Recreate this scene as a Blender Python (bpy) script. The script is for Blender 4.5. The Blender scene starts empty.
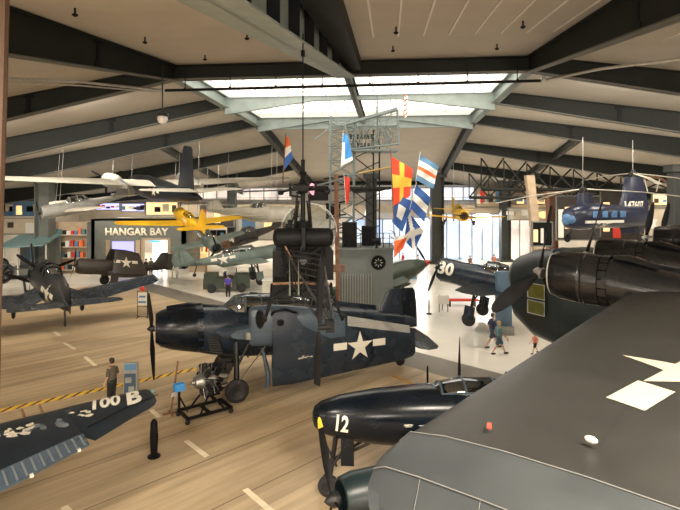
import bpy, bmesh, math, random
from mathutils import Vector, Matrix, Euler
from mathutils.bvhtree import BVHTree
random.seed(7)
C = bpy.context.scene.collection
PI = math.pi
F, HC, HY = 510.0, 7.7, 200.0          # focal length in pixels, eye height, horizon row

def P(px, py, Y):                      # point of the hall seen at a pixel, at distance Y
    return Vector(((px-340)/F*Y, Y, HC+(HY-py)/F*Y))
def G(px, py, z=0.0):                  # point on a level z seen at a pixel
    Y = (HC-z)*F/(py-HY)
    return Vector(((px-340)/F*Y, Y, z))
V = Vector

# ------------------------------------------------------------------ materials
M = {}
def mat(name, col, rough=0.5, metal=0.0, noise=0.0, scale=4.0, bump=0.0, col2=None, emit=None, spec=0.5, stretch=(1,1,1), coat=0.0, rvar=0.0):
    m = bpy.data.materials.new(name); m.use_nodes = True
    nt = m.node_tree; b = nt.nodes['Principled BSDF']
    b.inputs['Base Color'].default_value = (*col, 1)
    b.inputs['Roughness'].default_value = rough
    b.inputs['Metallic'].default_value = metal
    b.inputs['Specular IOR Level'].default_value = spec
    b.inputs['Coat Weight'].default_value = coat
    if emit:
        b.inputs['Emission Color'].default_value = (*emit[0], 1)
        b.inputs['Emission Strength'].default_value = emit[1]
    if noise or bump or col2:
        tc = nt.nodes.new('ShaderNodeTexCoord'); mp = nt.nodes.new('ShaderNodeMapping')
        mp.inputs['Scale'].default_value = stretch
        nt.links.new(tc.outputs['Object'], mp.inputs['Vector'])
        n = nt.nodes.new('ShaderNodeTexNoise'); n.inputs['Scale'].default_value = scale
        n.inputs['Detail'].default_value = 5
        nt.links.new(mp.outputs[0], n.inputs['Vector'])
        if noise or col2:
            r = nt.nodes.new('ShaderNodeValToRGB')
            c2 = col2 if col2 else tuple(min(1, c*(1+noise)) for c in col)
            c1 = col if col2 else tuple(c*(1-noise) for c in col)
            r.color_ramp.elements[0].position = 0.32; r.color_ramp.elements[1].position = 0.68
            r.color_ramp.elements[0].color = (*c1, 1); r.color_ramp.elements[1].color = (*c2, 1)
            nt.links.new(n.outputs['Fac'], r.inputs['Fac']); nt.links.new(r.outputs[0], b.inputs['Base Color'])
        if rvar:
            mr = nt.nodes.new('ShaderNodeMapRange')
            mr.inputs['To Min'].default_value = max(0.02, rough-rvar); mr.inputs['To Max'].default_value = rough+rvar
            nt.links.new(n.outputs['Fac'], mr.inputs['Value']); nt.links.new(mr.outputs[0], b.inputs['Roughness'])
        if bump:
            bp = nt.nodes.new('ShaderNodeBump'); bp.inputs['Strength'].default_value = bump
            bp.inputs['Distance'].default_value = 0.02
            nt.links.new(n.outputs['Fac'], bp.inputs['Height']); nt.links.new(bp.outputs[0], b.inputs['Normal'])
    M[name] = m
    return m

def panel_paint(name, col, rough, sx, sz, line=0.7, noise=0.15, rvar=0.06, spec=0.5):
    """aircraft paint with riveted panel seams every sx metres fore and aft, sz up and down"""
    m = mat(name, col, rough, 0, noise, 1.3, 0, rvar=rvar, spec=spec)
    nt = m.node_tree; b = nt.nodes['Principled BSDF']
    src = b.inputs['Base Color'].links[0].from_socket
    tc = nt.nodes.new('ShaderNodeTexCoord'); sp = nt.nodes.new('ShaderNodeSeparateXYZ')
    nt.links.new(tc.outputs['Object'], sp.inputs[0])
    outs = []
    for ax, s in (('X', sx), ('Y', sx*1.3), ('Z', sz)):
        w = nt.nodes.new('ShaderNodeMath'); w.operation = 'PINGPONG'; w.inputs[1].default_value = s
        nt.links.new(sp.outputs[ax], w.inputs[0])
        g = nt.nodes.new('ShaderNodeMath'); g.operation = 'LESS_THAN'; g.inputs[1].default_value = 0.010
        nt.links.new(w.outputs[0], g.inputs[0]); outs.append(g)
    a = nt.nodes.new('ShaderNodeMath'); a.operation = 'MAXIMUM'
    nt.links.new(outs[0].outputs[0], a.inputs[0]); nt.links.new(outs[1].outputs[0], a.inputs[1])
    a2 = nt.nodes.new('ShaderNodeMath'); a2.operation = 'MAXIMUM'
    nt.links.new(a.outputs[0], a2.inputs[0]); nt.links.new(outs[2].outputs[0], a2.inputs[1])
    mx = nt.nodes.new('ShaderNodeMixRGB'); mx.blend_type = 'MIX'
    mx.inputs['Color2'].default_value = (*[c*line for c in col], 1)
    nt.links.new(a2.outputs[0], mx.inputs['Fac']); nt.links.new(src, mx.inputs['Color1'])
    nt.links.new(mx.outputs[0], b.inputs['Base Color'])
    return m

# ------------------------------------------------------------------ mesh builder
class B:
    def __init__(s): s.bm = bmesh.new(); s.mi = 0
    def m(s, i): s.mi = i; return s
    def face(s, vs):
        try:
            f = s.bm.faces.new(vs); f.material_index = s.mi; return f
        except ValueError: return None
    def pts(s, ps): return [s.bm.verts.new(p) for p in ps]
    def poly(s, ps): s.face(s.pts(ps)); return s
    def hexa(s, p):                    # 8 corners: bottom loop 0-3, top loop 4-7
        v = s.pts(p)
        for q in ((3,2,1,0),(4,5,6,7),(0,1,5,4),(1,2,6,5),(2,3,7,6),(3,0,4,7)): s.face([v[i] for i in q])
        return s
    def box(s, c, size, rot=None):
        c = V(c); h = [x/2 for x in size]
        ps = [V((sx*h[0], sy*h[1], sz*h[2])) for sz in (-1,1) for sx,sy in ((-1,-1),(1,-1),(1,1),(-1,1))]
        if rot: R = Euler(rot).to_matrix(); ps = [R @ p for p in ps]
        return s.hexa([c+p for p in ps])
    def loft(s, rings, cap0=True, cap1=True, closed=True):
        rv = [s.pts(r) for r in rings]; n = len(rv[0])
        for a, b in zip(rv, rv[1:]):
            for i in range(n if closed else n-1):
                j = (i+1) % n
                s.face([a[i], a[j], b[j], b[i]])
        if closed and cap0: s.face(rv[0][::-1])
        if closed and cap1: s.face(rv[-1])
        return s
    def tube(s, path, r, n=8, cap=True):
        path = [V(p) for p in path]; rings = []
        rr = r if isinstance(r, (list, tuple)) else [r]*len(path)
        up = None
        for i, p in enumerate(path):
            d = (path[min(i+1, len(path)-1)]-path[max(i-1, 0)]).normalized()
            if up is None: up = V((0,0,1)) if abs(d.z) < .9 else V((1,0,0))
            a = d.cross(up).normalized(); b2 = d.cross(a).normalized(); up = -b2 if up.dot(-b2) > 0 else b2
            a = d.cross(up).normalized(); b2 = up
            rings.append([p+(a*math.cos(2*PI*k/n)+b2*math.sin(2*PI*k/n))*rr[i] for k in range(n)])
        return s.loft(rings, cap, cap)
    def cyl(s, p0, p1, r0, r1=None, n=12): return s.tube([p0, p1], [r0, r0 if r1 is None else r1], n)
    def lathe(s, o, axis, prof, n=20, cap=True):   # prof: (distance along the axis, radius)
        o = V(o); d = V(axis).normalized(); u = V((0,0,1)) if abs(d.z) < .9 else V((1,0,0))
        a = d.cross(u).normalized(); b = d.cross(a)
        rings = [[o+d*t+(a*math.cos(2*PI*k/n)+b*math.sin(2*PI*k/n))*max(r, 1e-4) for k in range(n)] for t, r in prof]
        return s.loft(rings, cap, cap)
    def ell(s, c, rad, n=12, k=8):
        rings = []
        for i in range(1, k):
            t = PI*i/k
            rings.append([V(c)+V((rad[0]*math.sin(t)*math.cos(2*PI*j/n), rad[1]*math.sin(t)*math.sin(2*PI*j/n), -rad[2]*math.cos(t))) for j in range(n)])
        return s.loft(rings)
    def build(s, name, mats, parent=None, smooth=None, **props):
        bmesh.ops.recalc_face_normals(s.bm, faces=s.bm.faces)
        me = bpy.data.meshes.new(name); s.bm.to_mesh(me); s.bm.free()
        for m in (mats if isinstance(mats, (list, tuple)) else [mats]): me.materials.append(M[m] if isinstance(m, str) else m)
        if smooth is not None:
            me.polygons.foreach_set('use_smooth', [True]*len(me.polygons))
            if smooth < 180: me.set_sharp_from_angle(angle=math.radians(smooth))
        o = bpy.data.objects.new(name, me); C.objects.link(o)
        if parent: o.parent = parent
        for k, v in props.items(): o[k] = v
        return o
def thing(name, label, cat, loc=(0,0,0), rot=(0,0,0), group=None):
    o = bpy.data.objects.new(name, None); C.objects.link(o); o.empty_display_size = .2
    o.location = loc; o.rotation_euler = rot
    return tag(o, label, cat, group)
def tag(o, label, cat, group=None):
    o['label'] = label; o['category'] = cat
    if group: o['group'] = group
    return o
def st(o): o['kind'] = 'structure'; return o
def wire(o): o.data.shade_flat(); return o

# ------------------------------------------------------------------ shapes of aircraft
def oval(x, zc, ry, rt, rb=None, n=20, pw=2.0, yc=0.0):
    rb = rt if rb is None else rb; out = []
    for k in range(n):
        t = 2*PI*k/n; c, s_ = math.cos(t), math.sin(t)
        cc = math.copysign(abs(c)**(2/pw), c); ss = math.copysign(abs(s_)**(2/pw), s_)
        out.append(V((x, yc+ry*cc, zc+(rt if ss > 0 else rb)*ss)))
    return out
def body(name, stn, mats, parent, n=22, pw=2.0, cap0=True, cap1=True, smooth=40):
    """stn: (x, centre height, half width, up, down)"""
    b = B(); b.loft([oval(x, zc, ry, rt, rb, n, pw) for x, zc, ry, rt, rb in stn], cap0, cap1)
    return b.build(name, mats, parent, smooth)
AF = [(1,0.0),(0.8,.2),(.6,.38),(.4,.48),(.25,.5),(.12,.42),(.05,.29),(.015,.16),(0,0)]
def foil(le, chord, th, cd, td):
    ps = [V(le)+V(cd)*(chord*x)+V(td)*(chord*th*t) for x, t in AF]
    ps += [V(le)+V(cd)*(chord*x)-V(td)*(chord*th*t*.75) for x, t in AF[-2:0:-1]]
    return ps
def wing(name, stn, mats, parent, cd=(-1,0,0), td=(0,0,1), smooth=40):
    """stn: (leading edge point, chord, thickness ratio)"""
    b = B(); b.loft([foil(le, c, t, cd, td) for le, c, t in stn])
    return b.build(name, mats, parent, smooth)
def std_wing(side, xle, y0, z0, c0, span, c1, dih=.06, sweep=.25, th=.14):
    s = side; out = []
    for t in (0, .25, .5, .75, .9, .97, 1.0):
        k = 1 if t <= .9 else (.93 if t < 1 else .55)
        c = (c0+(c1-c0)*t)
        out.append((V((xle-sweep*span*t*.3-(c*(1-k))*.45, s*(y0+span*t), z0+dih*span*t)), c*k, th*(1-.35*t)))
    return out
def propeller(parent, hub, axis, R, n, ang0, tip=None, bladem='prop_black', hubm='dark_metal', spin=0.0, chord=.22):
    """a propeller at rest: hub and single blades"""
    hub = V(hub); d = V(axis).normalized()
    b = B(); L = max(spin, .22)
    b.lathe(hub-d*.12, d, [(0,.13),(.1,.14),(.14,.14),(L*.6+.05,.11),(L*.9+.06,.05),(L+.08,.005)] if spin == 0 else
            [(0,spin*.75),(.1,spin*.8),(spin*.7,spin*.62),(spin*1.3,spin*.3),(spin*1.6,.01)], 14)
    pr = b.build('propeller', hubm, parent, 60)
    up = V((0,0,1)); a = (up-d*up.dot(d)).normalized(); c = d.cross(a)
    for k in range(n):
        t = math.radians(ang0)+2*PI*k/n
        r = a*math.cos(t)+c*math.sin(t); q = d.cross(r)
        rings = []; mi = []
        for s_, w, th, tw in ((.06,.35,.30,60),(.18,.5,.22,50),(.4,.95,.1,38),(.65,1.0,.07,28),(.86,.85,.05,22),(.96,.6,.04,20),(1.0,.25,.03,20)):
            tw = math.radians(tw); e = q*math.cos(tw)+d*math.sin(tw); f = q*-math.sin(tw)+d*math.cos(tw)
            hw, ht = chord*w/2*R/1.6, chord*th/2*R/1.6
            rings.append([hub+r*(s_*R)+e*(hw*math.cos(2*PI*j/8))+f*(ht*math.sin(2*PI*j/8)) for j in range(8)])
        b = B()
        if tip:
            b.loft(rings[:5]); b.m(1); b.loft(rings[4:])
            b.build('blade', [bladem, tip], pr, 50)
        else:
            b.loft(rings); b.build('blade', bladem, pr, 50)
    return pr
def tyre(parent, c, r, w, axis=(0,1,0), name='wheel'):
    b = B(); d = V(axis); o = V(c)-d*(w/2)
    b.lathe(o, d, [(0,r*.62),(w*.06,r*.8),(w*.2,r*.95),(w*.5,r),(w*.8,r*.95),(w*.94,r*.8),(w,r*.62)], 20, False)
    b.m(1); b.lathe(o, d, [(w*.12,r*.1),(w*.02,r*.2),(w*.1,r*.5),(w*.02,r*.64),(w*.98,r*.64),(w*.9,r*.5),(w*.98,r*.2),(w*.88,r*.1)], 16)
    return b.build(name, ['rubber', 'dark_metal'], parent, 40)
def radial_engine(name, parent, o, axis, R, n=9, mats=('dark_metal','steel')):
    o = V(o); d = V(axis).normalized(); up = V((0,0,1)) if abs(d.z) < .9 else V((1,0,0)); a = (up-d*up.dot(d)).normalized(); c = d.cross(a)
    b = B(); b.m(1); b.lathe(o-d*.25*R, d, [(0,R*.3),(R*.3,R*.42),(R*.5,R*.36),(R*.7,R*.15)], 14)
    for k in range(n):
        t = 2*PI*k/n; r = a*math.cos(t)+c*math.sin(t); b.m(0)
        prof = []
        for q in range(6): prof += [(R*(.34+.1*q), R*.15), (R*(.38+.1*q), R*.15), (R*(.385+.1*q), R*.115), (R*(.435+.1*q), R*.115)]
        b.lathe(o, r, prof, 8); b.m(1); b.cyl(o+d*.2*R+r*R*.3+d.cross(r)*R*.1, o+d*.16*R+r*R*.93+d.cross(r)*R*.1, R*.025, n=6)
    return b.build(name, list(mats), parent, 40)

# ------------------------------------------------------------------ marks laid on a surface
def star_pts(R, rot=0):
    return [V((math.sin(rot+PI*k/5)*(R if k % 2 == 0 else R*.382), math.cos(rot+PI*k/5)*(R if k % 2 == 0 else R*.382), 0)) for k in range(10)]
def bm_star(bars=True, R=1.0, disc=False, rot=0.0):
    bm = bmesh.new()
    c = bm.verts.new((0,0,0)); vs = [bm.verts.new(p) for p in star_pts(R, rot)]
    for i in range(10): bm.faces.new([c, vs[i], vs[(i+1) % 10]])
    if bars:
        for s in (-1, 1):
            q = [(s*R*.98,-.1*R),(s*R*1.95,-.1*R),(s*R*1.95,.36*R),(s*R*.98,.36*R)]
            bm.faces.new([bm.verts.new((x, y, 0)) for x, y in (q if s > 0 else q[::-1])])
    return bm
def bm_text(txt, size, bold=.03, align='CENTER'):
    cu = bpy.data.curves.new('t', 'FONT'); cu.body = txt; cu.size = size; cu.offset = bold*size
    cu.align_x = align; cu.align_y = 'CENTER'; cu.resolution_u = 3
    o = bpy.data.objects.new('t', cu); C.objects.link(o)
    dg = bpy.context.evaluated_depsgraph_get(); me = bpy.data.meshes.new_from_object(o.evaluated_get(dg))
    bm = bmesh.new(); bm.from_mesh(me)
    bpy.data.objects.remove(o); bpy.data.curves.remove(cu); bpy.data.meshes.remove(me)
    bmesh.ops.remove_doubles(bm, verts=bm.verts, dist=1e-5)
    return bm
def stretch(bm, x, y, shear=0):
    for w in bm.verts: w.co.x = w.co.x*x+w.co.y*y*shear; w.co.y *= y
    return bm
def bm_scuff(n, R, seed):
    rn = random.Random(seed); bm = bmesh.new()
    for k in range(n):
        c = V((rn.uniform(-R,R), rn.uniform(-R,R)*.6, 0)); m = rn.randint(5,8)
        bm.faces.new([bm.verts.new(c+V((math.cos(2*PI*j/m), math.sin(2*PI*j/m), 0))*rn.uniform(.08,.36)*R) for j in range(m)])
    return bm
def decal(name, bm, o, u, v, target, material, parent, cuts=.12, off=.006, scale=1.0):
    """lay a flat mark on the surface of target (same local frame): o centre, u right, v up"""
    o = V(o); u = V(u).normalized(); v = V(v); v = (v-u*v.dot(u)).normalized(); n = u.cross(v)
    for i in range(4):
        es = [e for e in bm.edges if e.calc_length() > cuts]
        if not es: break
        bmesh.ops.triangulate(bm, faces=bm.faces[:])
        es = [e for e in bm.edges if e.calc_length() > cuts]
        bmesh.ops.subdivide_edges(bm, edges=es, cuts=1)
    bmesh.ops.triangulate(bm, faces=bm.faces[:])
    me = target.data; tv = [w.co.copy() for w in me.vertices]
    bvh = BVHTree.FromPolygons(tv, [list(p.vertices) for p in me.polygons])
    dead = []
    for w in bm.verts:
        p = o+u*w.co.x*scale+v*w.co.y*scale
        h = bvh.ray_cast(p+n*6, -n, 14)
        if h[0] is None: dead.append(w)
        else: w.co = h[0]+n*off
    bmesh.ops.delete(bm, geom=dead, context='VERTS')
    b = B(); b.bm.free(); b.bm = bm
    ob = b.build(name, material, parent)
    return ob
def flat_mark(name, bm, o, u, v, material, parent=None, depth=.02):
    """a raised flat mark (sign letters) standing proud of a plane"""
    o = V(o); u = V(u).normalized(); v = V(v).normalized(); n = u.cross(v)
    r = bmesh.ops.extrude_face_region(bm, geom=bm.faces[:])
    for w in [g for g in r['geom'] if isinstance(g, bmesh.types.BMVert)]: w.co.z += depth
    for w in bm.verts: w.co = o+u*w.co.x+v*w.co.y+n*w.co.z
    b = B(); b.bm.free(); b.bm = bm
    return b.build(name, material, parent)
FILL, FILL2, FILL3, FILL4, SKY, EXPO = 1200, 200, 230, 900, 2.1, 0.82
# ------------------------------------------------------------------ palette
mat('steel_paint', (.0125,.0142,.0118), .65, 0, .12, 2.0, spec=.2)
mat('steel_flange_lit', (.075,.075,.062), .5, 0, .1, 2)  # lighter copy of the girder paint: floor light on bottom flanges, put into colour
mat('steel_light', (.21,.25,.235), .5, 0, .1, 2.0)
mat('column_paint', (.038,.042,.04), .6, 0, .1, 2)
mat('rubber', (.015,.015,.016), .7)
mat('dark_metal', (.03,.03,.032), .42, .5, .2, 9)
mat('steel', (.35,.34,.32), .35, .9, .2, 12)
mat('alu', (.62,.62,.6), .3, .9, .1, 6)
mat('prop_black', (.008,.008,.009), .45, 0, .2, 5, spec=.12)
mat('tip_yellow', (.75,.52,.05), .45)
panel_paint('hull_paint', (.014,.022,.025), .38, 1.4, .8, .5, .25, .1)
panel_paint('navy_gloss', (.005,.008,.013), .22, .9, .7, .4, .25, .07, .3)
panel_paint('navy_side', (.019,.028,.042), .27, .9, .7, .45, .2, .07, .35)
panel_paint('navy_wing', (.007,.013,.021), .34, .8, .6, .5, .25, .08, .3)
panel_paint('navy_matt', (.008,.011,.016), .32, .8, .7, .5, .25, .1, .35)
panel_paint('bluegrey', (.055,.08,.11), .30, .8, .7, .6, .2, .1)
panel_paint('grey_green', (.13,.17,.155), .5, .7, .6, .6, .25, .1)
panel_paint('olive_green', (.034,.048,.034), .45, .7, .6, .6, .25, .1)
panel_paint('brown_grey', (.032,.027,.023), .5, .8, .6, .5, .3, .1)
panel_paint('patrol_wing', (.019,.019,.0175), .42, 1.15, 3.0, .82, .12, .08)
mat('patrol_float', (.034,.038,.041), .45, 0, .12, 2, rvar=.06)
mat('patrol_nacelle', (.009,.009,.0095), .22, 0, .15, 2.0, rvar=.05, spec=.35)
panel_paint('cream_wing', (.52,.49,.42), .5, 1.1, .8, .8, .12, .1)
panel_paint('pale_grey', (.30,.30,.28), .5, .9, .7, .75, .15, .1)
panel_paint('yellow_paint', (.85,.50,.02), .4, .9, .7, .8, .08, .05)
mat('mark_white', (.80,.76,.66), .5)
mat('mark_offwhite', (.62,.56,.46), .55, 0, .1, 6)
mat('mark_blue', (.02,.035,.09), .5)
mat('white_paint', (.75,.73,.68), .5)
mat('black_paint', (.007,.007,.008), .5, spec=.12)
mat('wood', (.22,.12,.06), .5, 0, .3, 3, stretch=(6,6,1))
mat('rust', (.20,.10,.055), .6, 0, .35, 6)
mat('skin', (.62,.36,.25), .55); mat('hair_dark', (.03,.02,.015), .6); mat('hair_light', (.45,.30,.15), .6)
mat('red_cloth', (.62,.05,.03), .8); mat('yellow_cloth', (.85,.55,.06), .8); mat('blue_cloth', (.03,.10,.34), .8)
mat('white_cloth', (.80,.80,.78), .8); mat('sky_cloth', (.05,.28,.68), .8); mat('orange_cloth', (.85,.17,.05), .8)
mat('slate_cloth', (.10,.22,.38), .8)
mat('teal_shirt', (.10,.20,.22), .8); mat('navy_shirt', (.03,.04,.09), .8); mat('violet_shirt', (.07,.05,.35), .8)
mat('grey_shirt', (.10,.085,.06), .8); mat('black_cloth', (.015,.014,.014), .8); mat('denim', (.05,.08,.12), .8)
mat('pink_shirt', (.65,.22,.14), .8); mat('shoe', (.03,.03,.03), .6)
mat('screen_violet', (.1,.1,.4), .3, emit=((.42,.40,1.0), .9))
mat('screen_blue', (.05,.2,.5), .3, emit=((.1,.45,1.0), .8))
mat('lit_white', (.8,.8,.8), .4, emit=((1,.95,.88), 1.6))
mat('lit_warm', (.8,.5,.25), .4, emit=((1,.55,.22), .8))
mat('lit_sign', (.3,.3,.8), .4, emit=((.45,.45,1.0), .9))
mat('lit_red', (.6,.1,.08), .4, emit=((1,.25,.15), .35))
mat('kiosk_grey', (.15,.16,.145), .6, 0, .08, 2)
mat('teal_roof', (.16,.26,.27), .5, 0, .1, 3)
mat('beige', (.55,.47,.36), .7, 0, .06, 1.5)
mat('tan_panel', (.42,.32,.22), .7, 0, .1, 2)
mat('brass', (.6,.42,.15), .35, .9)
mat('flame_red', (.55,.03,.02), .5)
def glassy(name, col, rough, transp):
    m = bpy.data.materials.new(name); m.use_nodes = True; nt = m.node_tree
    nt.nodes.remove(nt.nodes['Principled BSDF']); out = nt.nodes['Material Output']
    t = nt.nodes.new('ShaderNodeBsdfTransparent'); t.inputs[0].default_value = (*col, 1)
    g = nt.nodes.new('ShaderNodeBsdfGlossy'); g.inputs['Roughness'].default_value = rough
    mx = nt.nodes.new('ShaderNodeMixShader'); mx.inputs[0].default_value = 1-transp
    nt.links.new(t.outputs[0], mx.inputs[1]); nt.links.new(g.outputs[0], mx.inputs[2]); nt.links.new(mx.outputs[0], out.inputs[0])
    M[name] = m
glassy('canopy_glass', (.35,.4,.42), .05, .75)
glassy('skylight_glass', (1,.985,.94), .2, .9)
glassy('bubble_glass', (.86,.9,.9), .06, .86)

def floor_mat():
    m = mat('deck_wood', (.42,.28,.16), .38, 0, 0, 1, rvar=0)
    nt = m.node_tree; b = nt.nodes['Principled BSDF']
    g = nt.nodes.new('ShaderNodeNewGeometry')
    mp = nt.nodes.new('ShaderNodeMapping'); mp.vector_type = 'POINT'
    mp.inputs['Rotation'].default_value = (0,0,math.radians(-45))
    nt.links.new(g.outputs['Position'], mp.inputs[0])
    sp = nt.nodes.new('ShaderNodeSeparateXYZ'); nt.links.new(mp.outputs[0], sp.inputs[0])
    # boards 0.28 m wide running along the deck: a random tone for each
    fl = nt.nodes.new('ShaderNodeMath'); fl.operation = 'SNAP'; fl.inputs[1].default_value = .28
    nt.links.new(sp.outputs['Y'], fl.inputs[0])
    wn = nt.nodes.new('ShaderNodeTexWhiteNoise'); wn.noise_dimensions = '1D'; nt.links.new(fl.outputs[0], wn.inputs['W'])
    ns = nt.nodes.new('ShaderNodeTexNoise'); ns.inputs['Scale'].default_value = 1.0; ns.inputs['Detail'].default_value = 6
    mp2 = nt.nodes.new('ShaderNodeMapping'); mp2.inputs['Scale'].default_value = (.35,3.5,1)
    nt.links.new(mp.outputs[0], mp2.inputs[0]); nt.links.new(mp2.outputs[0], ns.inputs['Vector'])
    ad = nt.nodes.new('ShaderNodeMath'); ad.operation = 'MULTIPLY_ADD'; ad.inputs[1].default_value = .35; nt.links.new(wn.outputs['Value'], ad.inputs[0])
    nt.links.new(ns.outputs['Fac'], ad.inputs[2])
    r = nt.nodes.new('ShaderNodeValToRGB'); e = r.color_ramp.elements
    e[0].position = .35; e[0].color = (.37,.27,.155,1); e[1].position = .95; e[1].color = (.60,.46,.29,1)
    nt.links.new(ad.outputs[0], r.inputs[0])
    # seams
    pp = nt.nodes.new('ShaderNodeMath'); pp.operation = 'PINGPONG'; pp.inputs[1].default_value = 1.12
    nt.links.new(sp.outputs['Y'], pp.inputs[0])
    lt = nt.nodes.new('ShaderNodeMath'); lt.operation = 'LESS_THAN'; lt.inputs[1].default_value = .022; nt.links.new(pp.outputs[0], lt.inputs[0])
    mx = nt.nodes.new('ShaderNodeMixRGB'); mx.inputs['Color2'].default_value = (.19,.125,.07,1)
    nt.links.new(lt.outputs[0], mx.inputs[0]); nt.links.new(r.outputs[0], mx.inputs[1]); nt.links.new(mx.outputs[0], b.inputs['Base Color'])
    mr = nt.nodes.new('ShaderNodeMapRange'); mr.inputs['To Min'].default_value = .28; mr.inputs['To Max'].default_value = .5
    nt.links.new(ns.outputs['Fac'], mr.inputs[0]); nt.links.new(mr.outputs[0], b.inputs['Roughness'])
floor_mat()
mat('floor_cream', (.86,.82,.74), .22, 0, .05, .4, rvar=.08)
mat('deck_grey', (.20,.18,.15), .5, 0, .1, 1)
mat('line_white', (.85,.74,.54), .6, 0, .1, 3)
mat('line_orange', (.60,.30,.05), .6, 0, .15, 3)
mat('ceil_paint', (.46,.42,.36), .8, 0, .05, .6)
mat('ceil_seam', (.75,.72,.68), .6)
def hazard():
    m = mat('hazard', (.8,.5,.04), .5)
    nt = m.node_tree; b = nt.nodes['Principled BSDF']
    g = nt.nodes.new('ShaderNodeNewGeometry'); mp = nt.nodes.new('ShaderNodeMapping'); mp.inputs['Rotation'].default_value = (0,0,math.radians(8))
    nt.links.new(g.outputs['Position'], mp.inputs[0])
    w = nt.nodes.new('ShaderNodeSeparateXYZ'); nt.links.new(mp.outputs[0], w.inputs[0])
    pp = nt.nodes.new('ShaderNodeMath'); pp.operation = 'PINGPONG'; pp.inputs[1].default_value = .16; nt.links.new(w.outputs['X'], pp.inputs[0])
    lt = nt.nodes.new('ShaderNodeMath'); lt.operation = 'LESS_THAN'; lt.inputs[1].default_value = .055; nt.links.new(pp.outputs[0], lt.inputs[0])
    mx = nt.nodes.new('ShaderNodeMixRGB'); mx.inputs['Color1'].default_value = (.90,.55,.04,1); mx.inputs['Color2'].default_value = (.07,.05,.03,1)
    nt.links.new(lt.outputs[0], mx.inputs[0]); nt.links.new(mx.outputs[0], b.inputs['Base Color'])
hazard()

mat('brace_brown', (.09,.05,.03), .6)
# ------------------------------------------------------------------ the hall (u across, v deep, z up)
PSI = math.radians(5.5); CP, SP = math.cos(PSI), math.sin(PSI)
def H(u, v, z): return V((u*CP+v*SP, -u*SP+v*CP, z))
UL, UC, UR = -10.85, -2.1, 6.65         # left, centre and right girder lines
VB = 72.0
b = B(); b.box((0,30,-.15), (140,130,.3)); st(b.build('floor', 'floor_cream'))
# deck slab 45 degrees across the hall
def D(s, t, z): # s along the boards, t across them
    return V((s*.7071-t*.7071, s*.7071+t*.7071, z))
def slab(name, s0, s1, t0, t1, z0, z1, m):
    b = B(); b.hexa([D(s0,t0,z0),D(s1,t0,z0),D(s1,t1,z0),D(s0,t1,z0),D(s0,t0,z1),D(s1,t0,z1),D(s1,t1,z1),D(s0,t1,z1)])
    return st(b.build(name, m))
o = slab('floor_deck', -30, 18.9, -30, 48, 0.001, .012, 'deck_wood')
o = slab('floor_border', 18.9, 21.0, -30, 48, 0.001, .010, 'deck_grey')
b = B(); b.m(0)
def dash(p0, p1, w, z=.016):
    a, c = G(*p0), G(*p1); d = (c-a).normalized(); n = V((-d.y, d.x, 0))*(w/2)
    b.hexa([V((q.x,q.y,.010)) for q in (a-n,c-n,c+n,a+n)]+[V((q.x,q.y,z)) for q in (a-n,c-n,c+n,a+n)])
for p0, p1 in (((186,441),(207,457)),((245,489.5),(274,514)),((85,357),(95.5,366)),((151,410),(159,417.5)),((64,343),(75,349.5)),((64,507),(86,530)),((54,332),(60,336))): dash(p0, p1, .17)
b.m(1); dash((392,376),(419,387), .2)
b.m(2); dash((-60,424),(196,369), .36)
st(b.build('trim_1', ['line_white','line_orange','hazard']))

def zc(v):
    if v < 25: return 14.55-.112*(25-v)
    if v < 41.5: return 14.55
    return 14.55-.145*(v-41.5)
def zr(u, v):
    e = max(0, UL-u)*.165+max(0, u-UR)*.135
    return max(zc(v)-e, 8.4) if v < 70 else max(zc(v)-e, 8.4)
# ceiling: a grid over the whole roof with the skylight left open
b = B(); us = [-46,-36,-28,-20,UL,UC,UR,14,22,30,40]; vs = [-14,0,8,16,25,33,41.5,50,59,66,VB+.5]
g = {}
for i, u in enumerate(us):
    for j, v in enumerate(vs):
        g[i,j] = (b.bm.verts.new(H(u,v,zr(u,v))), b.bm.verts.new(H(u,v,zr(u,v)+.25)))
def opened(i, j): return vs[j] >= 25 and vs[j+1] <= 41.5 and UL <= us[i] < UR
for i in range(len(us)-1):
    for j in range(len(vs)-1):
        if opened(i, j): continue
        b.face([g[i,j][0],g[i,j+1][0],g[i+1,j+1][0],g[i+1,j][0]]); b.face([g[i,j][1],g[i+1,j][1],g[i+1,j+1][1],g[i,j+1][1]])
st(b.build('ceiling', 'ceil_paint'))
# pale seams of the ceiling boards near the eye
b = B()
for k in range(19):
    u = UC+.55+k*.95
    if u > UR+5: break
    b.hexa([H(u-.03,2,zr(u,2)-.03),H(u+.03,2,zr(u,2)-.03),H(u+.03,19.5,zr(u,19.5)-.03),H(u-.03,19.5,zr(u,19.5)-.03),
            H(u-.03,2,zr(u,2)+.01),H(u+.03,2,zr(u,2)+.01),H(u+.03,19.5,zr(u,19.5)+.01),H(u-.03,19.5,zr(u,19.5)+.01)])
st(b.build('trim_2', 'ceil_seam'))
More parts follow.
